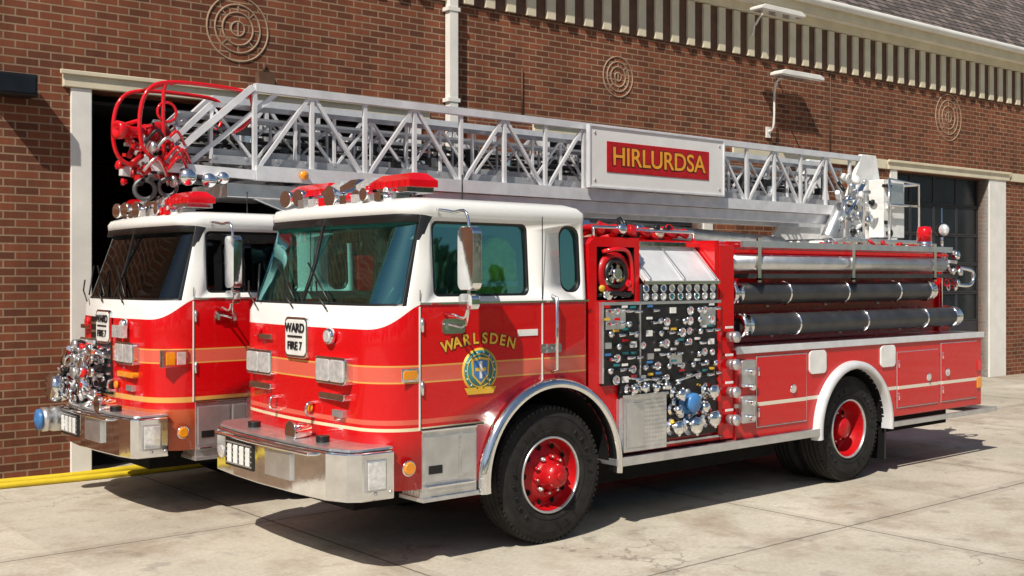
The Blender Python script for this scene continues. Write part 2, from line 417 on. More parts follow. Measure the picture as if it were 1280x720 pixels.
def build_cab(par, w, mat, gmat):
    o = MB('cab_shell', par); o.loft([ring(*l, w) for l in LEV], mat); shell = o.finish()
    def inner(z0, z1, d, name):
        c = MB(name); zs = [z0] + [l[0] for l in LEV if z0 < l[0] < z1 and l[0] not in (2.55, 2.53)] + [z1]
        c.loft([ring(*interp(z), w, d) for z in zs], mat); return c.finish()
    def cutters(g):
        cs = []
        mid = w / 2
        ranges = [(-.2, w + .2)] if g == 0 else [(-.2, mid - .014), (mid + .014, w + .2)]
        zb, zt = 1.885 + g, 2.505 - g
        for a, b in ranges:
            c = MB('cut'); c.prism([(-2, zb), (-1.26 - g, zb), (-1.115 - g, zt), (-2, zt)], 'y', a, b, M['black']); cs.append(c.finish())
        for x0, x1, z0, z1, r in ((-1.04, -.13, 1.95, 2.50, .05), (.20, .42, 1.97, 2.50, .09)):
            for ya, yb in ((-.3, .3), (w - .3, w + .3)):
                c = MB('cut'); c.prism(rrect(x0 + g, x1 - g, z0 + g, z1 - g, r), 'y', ya, yb, M['black']); cs.append(c.finish())
        return cs
    arch = []
    for ya, yb in ((-.2, .6), (w - .6, w + .2)):
        c = MB('cut'); c.lathe([(.665, 0), (.665, yb - ya)], (.10, ya, .56), (0, 1, 0), M['under'], 48); arch.append(c.finish())
    cs = cutters(0) + arch + [inner(1.25, 2.61, .045, 'inner')]
    boolean(shell, cs)
    for c in cs: bpy.data.objects.remove(c)
    t = inner(1.80, 2.58, .012, 'window_gaskets'); t.data.materials.clear(); t.data.materials.append(M['black']); t.parent = par
    cs = cutters(.018) + [inner(1.5, 2.60, .034, 'inner2')]
    boolean(t, cs)
    for c in cs: bpy.data.objects.remove(c)
    g = MB('window_glass', par)
    g.loft([ring(*interp(z), w, .024) for z in (1.83, 2.2, 2.52)], gmat, cap=False); g.finish()
    i = MB('cab_interior', par, .015)
    i.box(-1.1, .4, .08, w - .08, 1.26, 1.30, 'interior')
    i.box(-1.34, -1.02, .14, w - .14, 1.30, 1.87, 'interior')
    for yy in (.25, w - .85):
        i.box(-.72, -.2, yy, yy + .55, 1.45, 1.62, 'black'); i.box(-.28, -.12, yy, yy + .55, 1.55, 2.22, 'interior')
        i.box(-.26, -.14, yy + .14, yy + .41, 2.25, 2.42, 'black')
    i.box(-.6, .35, w / 2 - .28, w / 2 + .28, 1.3, 1.95, 'interior')
    i.box(-1.30, -1.1, .3, .6, 1.875, 1.885, 'white_item'); i.box(-1.28, -1.12, 1.2, 1.45, 1.875, 1.89, 'white_item')
    i.box(-1.15, -1.04, w / 2 - .1, w / 2 + .12, 2.36, 2.44, 'black')
    i.torus((-.92, .52, 1.97), (.75, 0, -.6), .21, .018, 'black', 24)
    i.cyl((-.92, .52, 1.97), (-1.1, .52, 1.75), .03, 'black')
    i.box(-.92, -.4, .30, .36, 2.47, 2.52, 'white_item'); i.box(-.92, -.4, w - .6, w - .3, 2.50, 2.53, 'white_item')
    i.finish()
    return shell

def wheel(par, name, x, y, side, dual=False, rimmat='red_dull'):
    s = 1 if side < 0 else -1
    m = MB(name, par); ax = (0, s, 0); c = (x, y, .54); RO = .54
    def tyre(off):
        prof = [(.295, .03), (.31, .012), (.36, -.002), (.43, -.006), (.475, .004), (.505, .018), (.527, .035)]
        prof += [(RO - .006, .04)]
        for k in range(3):
            a = .088 + k * .052
            prof += [(RO, a - .02), (RO, a - .006), (RO - .014, a - .004), (RO - .014, a + .004), (RO, a + .006)]
        prof += [(RO - .006, .25), (.527, .255), (.505, .272), (.43, .296), (.31, .28), (.295, .26)]
        m.lathe([(r, h + off) for r, h in prof], c, ax, 'rubber', 80, cap=False)
        for q in (.345, .35, .445, .46): m.torus((x, y + s * (off - .001), .54), ax, q, .0035, 'rubber', 48, 5)
        for i in range(26):
            if i % 13 in (5, 6, 7, 11, 12): continue
            a = 2 * math.pi * i / 26 * .96; rr = .40
            p = Vector((x + rr * math.cos(a), y + s * (off - .005), .54 + rr * math.sin(a))); d = Vector((math.cos(a), 0, math.sin(a)))
            m.beam(p - d * .018, p + d * .018, .03, .006, 'rubber')
    tyre(0)
    for i in range(72):
        a = 2 * math.pi * i / 72
        for h in (.034, .256):
            p = Vector((x + (RO - .016) * math.cos(a), y + s * h, .54 + (RO - .016) * math.sin(a)))
            d = Vector((math.cos(a), 0, math.sin(a)))
            m.beam(p - d * .014, p + d * .010, .028, .028, 'rubber')
    if dual: tyre(.33)
    m.lathe([(.300, .03), (.303, .004), (.292, -.002), (.284, .008), (.283, .03)], c, ax, 'alu', 48, cap=False)
    if not dual:
        m.lathe([(.284, .02), (.272, .05), (.262, .10), (.235, .105), (.20, .075), (.165, .055), (.115, .045), (.112, .0), (.098, -.05), (.085, -.085), (.06, -.10), (.0, -.10)], c, ax, rimmat, 48, cap=False)
        m.disc((x, y + s * (-.095), .54), (0, -s, 0), .035, .02, 'red_dull')
        n, rb, hb = 10, .142, .05
    else:
        m.lathe([(.284, .02), (.275, .08), (.262, .20), (.24, .215), (.20, .215), (.17, .205), (.12, .20), (.115, .12), (.10, .06), (.085, .045), (.0, .04)], c, ax, rimmat, 48, cap=False)
        n, rb, hb = 10, .145, .20
    for i in range(n):
        a = 2 * math.pi * (i + .3) / n; px, pz = x + rb * math.cos(a), .54 + rb * math.sin(a)
        m.cyl((px, y + s * hb, pz), (px, y + s * (hb - .035), pz), .018, 'red_dull' if i % 3 else 'alu', 6)
        m.cyl((px, y + s * (hb - .03), pz), (px, y + s * (hb - .05), pz), .009, 'alu', 6)
    for i in range(10):
        a = 2 * math.pi * i / 10; rr = .222; hh = (.089 if not dual else .212)
        m.lathe([(.0, 0), (.020, 0), (.024, .002)], (x + rr * math.cos(a), y + s * (hh - .012), .54 + rr * math.sin(a)), (0, -s, 0), 'under', 10)
    if not dual:
        for i in range(8):
            a = 2 * math.pi * i / 8; px, pz = x + .085 * math.cos(a), .54 + .085 * math.sin(a)
            m.cyl((px, y - s * .055, pz), (px, y - s * .075, pz), .009, 'alu', 6)
    return m.finish()

def arch_trim(par, name, x, y, s, r, mat='chrome', a0=-6, a1=186):
    m = MB(name, par)
    prof = [(r, .04), (r, -.06), (r + .012, -.078), (r + .05, -.075), (r + .075, -.045), (r + .08, .02)]
    u, v, w_ = basis((0, s, 0))
    if v.z > 0: m.lathe(prof, (x, y, .56), (0, s, 0), mat, 48, a0, a1, False)
    else: m.lathe(prof, (x, y, .56), (0, s, 0), mat, 48, -a1, -a0, False)
    pr2 = [(r - .004, .03), (r - .004, .62), (.05, .62)]
    if v.z > 0: m.lathe(pr2, (x, y, .56), (0, s, 0), 'under', 32, 0, 180, False)
    else: m.lathe(pr2, (x, y, .56), (0, s, 0), 'under', 32, -180, 0, False)
    return m.finish()

def cab_details(par, w, var):
    b = MB('bumper', par, .012)
    dx = .10 if var else .03; fy = .90 if var else .965
    plan = [(-1.40, -.03), (-1.66, -.02), (-1.76 + dx * .5, .04), (-1.845 + dx, .20), (-1.88 + dx, .6), (-1.895 + dx, w / 2), (-1.88 + dx, w * fy - .6), (-1.845 + dx, w * fy - .24), (-1.74 + dx, w * fy - .06), (-1.62 + dx, w * fy + .01), (-1.40, w * fy + .03)]
    b.prism(plan, 'z', .55, .885, 'chrome', False)
    inner = [(p[0] + (.025 if p[0] < -1.5 else .02), min(max(p[1], .012), w * fy - .012)) for p in plan]
    b.prism(inner, 'z', .887, .91, 'diamond', False)
    b.finish()
    d = MB('bumper_fittings', par, .004)
    def bx(x0, x1, *a): d.box(x0 + dx, x1 + dx, *a)
    bx(-1.903, -1.87, w / 2 + .06, w / 2 + .52, .63, .85, 'black')
    for k in range(5): bx(-1.91, -1.895, w / 2 + .08, w / 2 + .50, .65 + k * .04, .662 + k * .04, 'alu')
    for k in range(4): bx(-1.913, -1.897, w / 2 + .11 + k * .10, w / 2 + .17 + k * .10, .66, .80, 'white_item')
    bx(-1.90, -1.865, w / 2 - .5, w / 2 - .12, .64, .83, 'alu')
    d.box(-1.62, -1.48, -.045, -.02, .63, .82, 'lens'); d.box(-1.635, -1.465, -.036, -.02, .615, .835, 'alu')
    d.disc((-1.885 + dx, w * fy - .42, .72), (-1, 0, 0), .05, .02, 'lens')
    for yy in (.50, w - .65): d.cyl((-1.66, yy, .905), (-1.66, yy, .955), .05, 'black')
    d.cyl((-1.60, w / 2 - .3, .96), (-1.76, w / 2 - .3, .96), .05, 'chrome', 20, .08)
    d.tube([(-1.84 + dx, .3, .86), (-1.905 + dx, .33, .86), (-1.93 + dx, w / 2, .86), (-1.905 + dx, w * fy - .35, .86), (-1.84 + dx, w * fy - .3, .86)], .012, 'chrome')
    for k in range(5): d.lathe([(.014, 0), (.014, .008), (.008, .014)], (-1.55 + (k % 2) * .12, -.022, .60), (0, -1, 0), 'alu', 8) if k < 2 else None
    d.finish()
    h = MB('headlights', par, .006)
    for ya, yb in ((.34, .76), (w - .76, w - .34)):
        h.prism(rrect(ya, yb, 1.315, 1.515, .03), 'x', -1.575, -1.49, 'chrome')
        for k in (0, 1):
            a = ya + .018 + k * .197; h.prism(rrect(a, a + .187, 1.335, 1.495, .02), 'x', -1.583, -1.57, 'lens')
        h.prism(rrect(ya + .03, yb - .03, 1.20, 1.25, .02), 'x', -1.565, -1.49, 'amber' if var else 'chrome')
    if var:
        h.box(-1.45, -1.22, -.015, .05, 1.31, 1.46, 'chrome'); h.box(-1.42, -1.34, -.02, -.014, 1.33, 1.44, 'amber'); h.box(-1.32, -1.24, -.02, -.014, 1.33, 1.44, 'lens')
    h.finish()
    a = MB('marker_lamps', par, .004)
    if not var:
        a.prism(rrect(-1.31, -1.19, 1.365, 1.43, .02), 'y', -.012, .02, 'amber'); a.box(-1.325, -1.175, -.007, .0, 1.35, 1.445, 'chrome')
    a.disc((-1.26, .0, .74), (0, -1, 0), .045, .025, 'amber'); a.torus((-1.26, -.005, .74), (0, 1, 0), .05, .008, 'chrome', 20, 6)
    for yy in (.95, 1.18, w - .95): a.ball((-1.26, yy, 2.58), .025, 'amber', (1, 1.4, .8))
    a.disc((-1.555, w / 2 - .25, 1.12), (-1, 0, 0), .035, .02, 'amber'); a.box(-1.55, -1.50, .42, .56, 1.08, 1.13, 'alu')
    a.disc((-1.545, w - .5, 1.66), (-1, 0, 0), .045, .03, 'redlens')
    a.finish()
    f = MB('nose_plate', par, .004)
    f.prism(rrect(.86, 1.20, 1.48, 1.79, .05), 'x', -1.585, -1.53, 'chrome')
    f.prism(rrect(.88, 1.18, 1.50, 1.77, .04), 'x', -1.59, -1.583, 'white_item')
    f.box(-1.597, -1.588, .92, 1.14, 1.635, 1.65, 'black')
    f.disc((-1.54, .58, 1.66), (-1, 0, 0), .06, .04, 'chrome'); f.disc((-1.56, .58, 1.66), (-1, 0, 0), .045, .03, 'lens')
    f.box(-1.57, -1.54, 1.45, 1.65, 1.60, 1.64, 'chrome')
    # front tow panel, seams and hooks on the nose
    f.box(-1.556, -1.50, .80, 1.42, 1.465, 1.472, 'black') if False else None
    for yy in (.82, w - .82): f.stube([(-1.53, yy, 1.16), (-1.60, yy, 1.15), (-1.61, yy, 1.08), (-1.53, yy, 1.05)], .012, 'chrome', 8)
    f.finish()
    text('nose_text', 'WARD', .095, (-1.593, 1.03, 1.705), 'x', 'black', par)
    text('nose_text_b', 'FIRE 7', .085, (-1.593, 1.03, 1.57), 'x', 'black', par)
    s = MB('door_trim', par)
    for yy, q in ((0, -1), (w, 1)):
        def sb(x0, x1, z0, z1, m, p=.004):
            s.box(x0, x1, min(yy, yy + q * p), max(yy, yy + q * p), z0, z1, m)
        sb(-1.172, -1.160, 1.0, 1.88, 'creamwhite'); sb(-.006, .006, 1.24, 1.89, 'creamwhite')
        sb(-1.158, -1.154, 1.0, 1.88, 'black', .003); sb(.008, .012, 1.26, 1.89, 'black', .003)
        sb(-.004, .004, 1.92, 2.56, 'black', .002); sb(-1.165, -1.159, 1.92, 2.0, 'black', .002)
        sb(-1.165, .50, 1.895, 1.910, 'chrome', .008); sb(-1.16, -.58, 1.0, 1.008, 'black')
        s.prism(rrect(-.97, -.76, 1.68, 1.79, .03), 'y', yy + q * .001, yy + q * .006, 'chrome')
        s.box(-.93, -.80, min(yy, yy + q * .03), max(yy, yy + q * .03), 1.71, 1.76, 'chrome')
        s.tube([(.10, yy, 1.95), (.10, yy + q * .06, 1.93), (.10, yy + q * .06, 1.37), (.10, yy, 1.35)], .014, 'chrome')
        s.prism(rrect(-.02, .20, 1.50, 1.57, .02), 'y', yy + q * .001, yy + q * .006, 'chrome'); s.box(.02, .16, min(yy, yy + q * .035), max(yy, yy + q * .035), 1.53, 1.55, 'chrome')
        s.box(-.25, -.05, min(yy, yy + q * .006), max(yy, yy + q * .006), 1.64, 1.69, 'white_item')
        for zz in (1.3, 1.75): s.cyl((-1.145, yy + q * .006, zz - .05), (-1.145, yy + q * .006, zz + .05), .012, 'chrome', 8)
    s.finish()
    st = MB('cab_step', par, .006)
    for y0, y1 in ((-.012, .25), (w - .25, w + .012)):
        st.box(-1.15, -.66, y0, y1, .50, .99, 'diamond')
        yo = y0 - .008 if y0 < 0 else y1
        if y0 < 0:
            st.box(-1.13, -.83, yo, yo + .008, .62, .95, 'alu'); st.box(-1.10, -.98, yo - .006, yo, .68, .74, 'black'); st.box(-.80, -.68, yo, yo + .008, .66, .95, 'alu')
            st.box(-1.13, -.70, yo - .03, yo, .585, .60, 'chrome')
        st.box(-1.16, -.65, y0 - .02, y1 + .02, .485, .515, 'alu')
        st.box(-1.16, -.66, y0 - .012, y1 + .012, .985, 1.0, 'chrome')
    st.finish()
    for s_, y_ in ((1, 0), (-1, w)): arch_trim(par, 'wheel_arch', .10, y_, s_, .665)
    mi = MB('mirrors', par, .012)
    for q, yy in ((-1, 0), (1, w)):
        yc = yy + q * .25
        mi.prism(rrect(yc - .09, yc + .09, 2.0, 2.45, .05), 'x', -.95, -.87, 'chrome')
        mi.prism(rrect(yc - .075, yc + .075, 2.015, 2.435, .04), 'x', -.868, -.862, 'black')
        mi.prism(rrect(yc - .08, yc + .08, 1.86, 1.975, .04), 'x', -.95, -.88, 'chrome')
    mi.finish()
    ma = MB('mirror_arms', par)
    for q, yy in ((-1, 0), (1, w)):
        yc = yy + q * .25
        ma.stube([(-.95, yy + q * .0, 1.83), (-.95, yy + q * .12, 1.82), (-.93, yc, 1.86), (-.92, yc, 2.5), (-.95, yy + q * .1, 2.56), (-1.0, yy - q * .02, 2.58)], .011, 'chrome')
        ma.tube([(-.80, yy, 1.72), (-.86, yy + q * .15, 1.75), (-.92, yc, 1.86)], .009, 'chrome')
    ma.finish()
    wp = MB('wipers', par)
    def wx(z): return -1.47 + (z - 1.87) * .39 - .06
    for yy in (.65, 1.15, w - .45):
        wp.tube([(wx(1.86) - .01, yy, 1.86), (wx(1.96) - .02, yy + .18, 1.96), (wx(2.06) - .01, yy + .28, 2.06)], .007, 'black', 6)
        wp.tube([(wx(1.92) - .005, yy + .02, 1.92), (wx(2.2) - .005, yy + .5 if yy < 1.5 else yy + .2, 2.2)], .008, 'black', 6)
    wp.finish()

def lightbar(par, w, var):
    l = MB('lightbar', par, .01)
    zo = -.045
    l.box(-1.12, -.88, .22, w - .25, 2.76 + zo, 2.80 + zo, 'chrome')
    for yy in (.45, w - .5): l.box(-1.06, -.94, yy, yy + .1, 2.66, 2.76 + zo, 'alu')
    segs = [(.18, .70, 'redlens'), (.72, .90, 'lens'), (.92, 1.14, 'chrome'), (1.16, 1.34, 'lens'), (1.36, w - .23, 'redlens')]
    for a, b, m in segs:
        l.loft([[(-1.13, a, 2.80 + zo), (-.87, a, 2.80 + zo), (-.87, b, 2.80 + zo), (-1.13, b, 2.80 + zo)],
                [(-1.13, a, 2.85 + zo), (-.87, a, 2.85 + zo), (-.87, b, 2.85 + zo), (-1.13, b, 2.85 + zo)],
                [(-1.06, a + .05, 2.905 + zo), (-.94, a + .05, 2.905 + zo), (-.94, b - .05, 2.905 + zo), (-1.06, b - .05, 2.905 + zo)]], M[m], smooth=False)
        if m == 'redlens':
            for q in range(6): l.box(-1.134, -1.13, a + .05 + q * .08, a + .06 + q * .08, 2.80 + zo, 2.85 + zo, 'red_dull')
    l.finish()
    k = MB('roof_horns_and_lamps', par)
    for i, yy in enumerate((.60, .78)):
        k.lathe([(.018, 0), (.02, .16), (.03, .22), (.05, .26)], (-1.0 + .05 * i, yy, 2.71), (-1, 0, .0), 'chrome', 16)
    for yy in (w - .55, w - .34):
        k.lathe([(.03, 0), (.06, .04), (.072, .09), (.07, .11)], (-1.12, yy, 2.74), (-1, -.15, 0), 'chrome', 20)
        k.lathe([(.0, .108), (.064, .108)], (-1.12, yy, 2.74), (-1, -.15, 0), 'lens', 20)
    k.lathe([(.02, 0), (.045, .05), (.08, .12), (.085, .14)], (-1.1, 1.12, 2.73), (-1, 0, -.05), 'chrome', 24)
    for yy in (.42, .95, 1.4): k.ball((-1.17, yy, 2.68), .045, 'chrome', (1, 1.3, .8))
    for i in range(50):
        yy = .35 + random.random() * (w - .6); xx = -1.22 + random.random() * .35
        r = .014 + random.random() * .024
        k.bit((xx, yy, 2.69 + r * .6 + random.random() * .05), r, random.choice(['chrome', 'chrome', 'lens', 'black', 'redlens', 'alu']))
    for i in range(8):
        yy = .4 + i * (w - .9) / 8; k.box(-1.23, -1.16, yy, yy + .09, 2.655, 2.72, random.choice(['chrome', 'redlens', 'alu', 'lens']))
    k.tube([(-.4, .5, 2.68), (-.4, .5, 2.90)], .006, 'black')
    k.finish()

# ------------------------------------------------------------------ FIRE ENGINE (pumper)
fe = empty('fire_engine')
build_cab(fe, W, M['cab0'], M['glass0']); cab_details(fe, W, 0); lightbar(fe, W, 0)
j = MB('hanging_turnout_coat', fe)
co_ = [(-.56, 1.93), (-.58, 2.15), (-.50, 2.33), (-.38, 2.40), (-.28, 2.38), (-.19, 2.28), (-.16, 1.93)]
rings = []
for k, (yy, sc) in enumerate(((.115, .75), (.09, .95), (.10, 1.0), (.17, .98), (.22, .8))):
    rings.append([(-.37 + (x + .37) * sc + .008 * math.sin(i * 3 + k), yy + .012 * math.sin(i * 2.3), 2.13 + (z - 2.13) * sc) for i, (x, z) in enumerate(co_)])
j.loft(rings, 'yellowjacket'); j.box(-.55, -.18, .078, .085, 2.02, 2.06, 'white_item'); j.finish()

wheel(fe, 'front_wheel', .10, .0, -1); wheel(fe, 'front_wheel_off', .10, W, 1)
wheel(fe, 'rear_wheel', 4.22, .03, -1, True); wheel(fe, 'rear_wheel_off', 4.22, W - .03, 1, True)
ch = MB('chassis', fe)
for yy in (.70, 1.4): ch.box(-1.4, 6.7, yy, yy + .1, .55, .80, 'under')
ch.box(.9, 3.4, .35, 1.75, .32, .6, 'under')
ch.cyl((.1, .2, .54), (.1, W - .2, .54), .07, 'under'); ch.cyl((4.22, .2, .54), (4.22, W - .2, .54), .09, 'under')
ch.ball((4.22, W / 2, .54), .2, 'under'); ch.box(-1.4, .9, .5, 1.7, .38, 1.0, 'under')
ch.box(4.9, 6.6, .3, 1.8, .38, .7, 'under')
ch.prism([(4.86, .16), (4.89, .16), (4.89, .62), (4.86, .62)], 'y', .03, .55, 'black')
ch.finish()

ph = MB('pump_house', fe)
ph.prism([(.53, .62), (.53, 2.36), (.60, 2.42), (2.16, 2.42), (2.16, .62)], 'y', .03, W - .03, 'red')
pho = ph.finish()
c = MB('cut'); c.lathe([(.665, 0), (.665, .9)], (.10, -.3, .56), (0, 1, 0), M['under'], 48); c1 = c.finish()
c = MB('cut'); c.box(1.12, 2.10, -.2, .30, 1.84, 2.55, 'red'); c2 = c.finish()
c = MB('cut'); c.box(.62, 1.06, -.2, .25, 1.90, 2.34, 'black'); c3 = c.finish()
boolean(pho, [c1, c2, c3]); [bpy.data.objects.remove(q) for q in (c1, c2, c3)]

pp = MB('pump_panel', fe, .004)
pp.box(.66, 2.10, .0, .03, 1.20, 1.86, 'black'); pp.box(.86, 2.10, .0, .03, .70, 1.198, 'black')
for x0, x1, z0, z1 in ((.64, 2.14, 1.86, 1.885), (.84, .862, .66, 1.08), (2.10, 2.135, .66, 1.86), (.642, .662, 1.22, 1.86), (.82, 2.135, .655, .675), (1.085, 1.10, 1.12, 1.86)):
    pp.box(x0, x1, -.012, .028, z0, z1, 'red' if x0 == 2.10 else 'alu')
for x0, x1, z0, z1 in ((.69, .92, 1.66, 1.83), (1.86, 2.07, 1.66, 1.82), (1.46, 1.62, 1.34, 1.43)):
    pp.box(x0, x1, -.006, .0, z0, z1, 'alu')
pp.prism([(-.04, 2.06), (.26, 2.37), (.28, 2.35), (-.02, 2.035)], 'x', 1.13, 2.08, 'ladder')
for xx in (1.17, 1.6, 2.02): pp.prism([(-.045, 2.07), (.25, 2.375), (.255, 2.385), (-.055, 2.075)], 'x', xx, xx + .02, 'alu')
pp.box(1.12, 2.10, -.035, -.02, 2.03, 2.065, 'chrome')
pp.box(1.12, 2.10, .0, .028, 1.886, 2.03, 'doorpanel'); pp.box(1.12, 2.10, .20, .29, 2.36, 2.40, 'chrome')
pp.finish()
g = MB('pump_gauges_and_valves', fe)
for r_ in range(2):
    for k in range(9):
        xx = 1.165 + k * .108; zz = 1.925 + r_ * .072
        g.torus((xx, -.008, zz), (0, 1, 0), .030, .007, 'chrome', 16, 6); g.disc((xx, .0, zz), (0, -1, 0), .028, .006, random.choice(['white_item', 'lens', 'blue', 'white_item', 'teal']), 14)
def gauge(x, z, r):
    g.torus((x, -.012, z), (0, 1, 0), r, r * .2, 'chrome', 20, 6); g.disc((x, -.002, z), (0, -1, 0), r, .008, 'white_item', 18)
    g.beam((x, -.014, z), (x + r * .5, -.014, z + r * .5), .004, .006, 'redlens')
def pull(x, z, tag):
    g.cyl((x, .0, z), (x, -.07, z), .009, 'chrome', 8); g.cyl((x - .036, -.075, z), (x + .036, -.075, z), .013, 'chrome', 8)
    g.box(x - .032, x + .032, -.010, .0, z + .026, z + .046, tag)
def knob(x, z):
    g.lathe([(.026, 0), (.015, .02), (.028, .035), (.026, .055), (0, .065)], (x, 0, z), (0, -1, 0), 'chrome', 12)
def capv(x, z, r, m='chrome'):
    g.lathe([(r * 1.25, 0), (r * 1.25, .015), (r * .8, .02), (r * .8, .06), (r, .062), (r, .10), (r * .85, .115), (0, .12)], (x, 0, z), (0, -1, 0), m, 24)
    for q in range(3):
        a = 2 * math.pi * q / 3 + x * 9; g.ball((x + r * 1.05 * math.cos(a), -.085, z + r * 1.05 * math.sin(a)), .017, m, n=8)
for row in range(7):
    for col in range(14):
        x = .715 + col * .100 + random.uniform(-.012, .012); z = 1.805 - row * .095 + random.uniform(-.010, .010)
        if x > 2.07 or (z < 1.24 and x < .9) or abs(x - 1.092) < .03: continue
        t = random.random()
        if t < .22: gauge(x, z, random.uniform(.024, .038))
        elif t < .54: pull(x, z, random.choice(['redlens', 'white_item', 'gold', 'blue', 'white_item', 'teal']))
        elif t < .78: knob(x, z)
        elif t < .85: g.box(x - .035, x + .035, -.012, 0, z - .025, z + .025, random.choice(['alu', 'white_item', 'redlens', 'white_item']))
for x, z, r in ((1.52, 1.08, .05), (1.94, 1.08, .06), (1.95, .84, .07), (1.48, .80, .06), (1.83, .95, .045), (1.48, .95, .04)):
    capv(x, z, r)
capv(1.68, 1.0, .085, 'blue'); capv(1.71, .80, .075, 'chrome')
for i in range(26):
    x = 1.42 + random.random() * .64; z = .72 + random.random() * .46
    g.bit((x, -.01, z), .018 + random.random() * .014, random.choice(['chrome', 'chrome', 'redlens', 'white_item', 'gold', 'alu']), (0, -1, 0))
for x, z in ((.94, 1.16), (1.06, 1.17), (1.2, 1.16), (1.33, 1.17)): capv(x, z, .032)
for a, b in (((.95, 1.25), (1.25, 1.22)), ((1.5, 1.2), (1.8, 1.25))):
    g.tube([(a[0], -.01, a[1]), (a[0], -.06, a[1]), (b[0], -.06, b[1]), (b[0], -.01, b[1])], .011, 'chrome')
for z in (1.55, 1.3, 1.05, .8):
    g.lathe([(.045, 0), (.045, .05), (.036, .06), (.05, .07), (.05, .10), (0, .11)], (2.26, .0, z), (0, -1, 0), random.choice(['chrome', 'alu']), 18)
    g.box(2.21, 2.31, -.012, .0, z + .075, z + .095, 'white_item')
g.torus((.84, .06, 2.12), (0, 1, 0), .15, .035, 'red_dull', 28, 8); g.torus((.84, .03, 2.12), (0, 1, 0), .11, .02, 'black', 24, 8)
g.disc((.84, .06, 2.12), (0, -1, 0), .05, .06, 'chrome')
for q in range(6):
    a = math.pi * q / 3; g.beam((.84, .05, 2.12), (.84 + .15 * math.cos(a), .05, 2.12 + .15 * math.sin(a)), .015, .02, 'chrome')
g.stube([(.66, .1, 1.93), (.8, .02, 1.96), (.98, .02, 1.94), (1.04, .08, 2.0)], .022, 'black')
g.stube([(.70, .05, 2.3), (.78, -.02, 2.32), (.95, .0, 2.3), (1.03, .03, 2.15), (1.03, .03, 1.95)], .018, 'redlens')
for i in range(20):
    g.bit((.66 + random.random() * .4, .04 + random.random() * .05, 1.93 + random.random() * .38), .02 + random.random() * .02, random.choice(['chrome', 'redlens', 'chrome', 'gold']), (0, -1, 0))
g.finish()
tp = MB('crosslay_hoses', fe)
for k in range(5):
    x0 = .62 + k * .27; pts = []
    for i in range(15):
        t = i / 14; pts.append((x0 + .05 * math.sin(i * 1.7 + k), .34 + t * 1.7, 2.455 + .02 * math.sin(i * 1.3 + k * 2)))
    tp.stube(pts, .045, ['red_dull', 'cream', 'red_dull', 'black', 'red'][k], 10, 3)
tp.tube([(.6, .05, 2.42), (.6, .05, 2.50), (1.05, .05, 2.50), (1.08, .3, 2.5), (2.12, .3, 2.5), (2.12, .3, 2.42)], .016, 'chrome')
for k in range(9):
    xx = .62 + k * .17; yy = .06 if xx < 1.05 else .34
    tp.stube([(xx, yy + .3, 2.47), (xx + .02, yy + .05, 2.50), (xx + .08, yy, 2.47), (xx + .14, yy + .08, 2.51), (xx + .15, yy + .3, 2.46)], .030, random.choice(['red_dull', 'red', 'cream', 'red_dull']), 10, 4)
for k in range(26):
    xx = .62 + random.random() * 1.45
    yy = (.06 if xx < 1.08 else .34) + random.random() * .25
    tp.bit((xx, yy, 2.47 + random.random() * .06), .025 + random.random() * .025, random.choice(['red', 'red_dull', 'chrome', 'black', 'chrome']), (0, -1, .2))
tp.finish()

rb = MB('running_board', fe, .006)
rb.box(.76, 3.58, -.06, .55, .545, .60, 'diamond'); rb.box(.76, 3.58, -.07, -.061, .535, .61, 'alu')
rb.box(.86, 1.38, -.045, .04, .64, 1.09, 'diamond'); rb.box(.845, 1.395, -.055, -.044, 1.09, 1.115, 'alu')
rb.box(.89, 1.10, -.052, -.0455, .68, 1.05, 'alu')
rb.box(6.86, 7.18, .0, W, .50, .55, 'diamond'); rb.box(4.90, 7.18, -.03, .0, .50, .555, 'alu')
rb.finish()

lb = MB('rear_body', fe); lb.box(2.36, 6.86, .0, W, .60, 1.42, 'body'); lbo = lb.finish()
c = MB('cut'); c.lathe([(.60, 0), (.60, .9)], (4.22, -.3, .56), (0, 1, 0), M['under'], 48); c1 = c.finish()
c = MB('cut'); c.lathe([(.60, 0), (.60, .9)], (4.22, W - .6, .56), (0, 1, 0), M['under'], 48); c2 = c.finish()
boolean(lbo, [c1, c2]); [bpy.data.objects.remove(q) for q in (c1, c2)]
bv = lbo.modifiers.new('bevel', 'BEVEL'); bv.width = .012; bv.segments = 2; bv.limit_method = 'ANGLE'; bv.angle_limit = R(60)
arch_trim(fe, 'rear_wheel_arch', 4.22, 0, 1, .60, 'ladder'); arch_trim(fe, 'rear_wheel_arch', 4.22, W, -1, .60, 'ladder')
ub = MB('hose_bed', fe, .012)
ub.box(2.16, 2.36, .02, W - .02, .62, 2.38, 'red')
ub.box(2.362, 6.55, .40, W - .40, 1.45, 2.36, 'red')
ub.box(2.34, 6.90, -.012, .42, 1.421, 1.445, 'diamond'); ub.box(2.34, 6.9, W - .42, W + .012, 1.421, 1.445, 'diamond')
ub.box(2.35, 6.89, -.02, -.012, 1.385, 1.45, 'ladder')
ub.box(2.36, 6.58, .38, .42, 2.362, 2.40, 'alu'); ub.box(2.36, 6.58, W - .42, W - .38, 2.362, 2.40, 'alu')
ub.box(6.555, 6.62, .36, .44, 1.45, 2.44, 'red'); ub.box(6.56, 6.86, .40, W - .4, 1.45, 1.75, 'body')
ub.box(6.62, 6.75, .45, .65, 1.75, 2.1, 'red')
ub.finish()
dr = MB('compartment_doors', fe, .008)
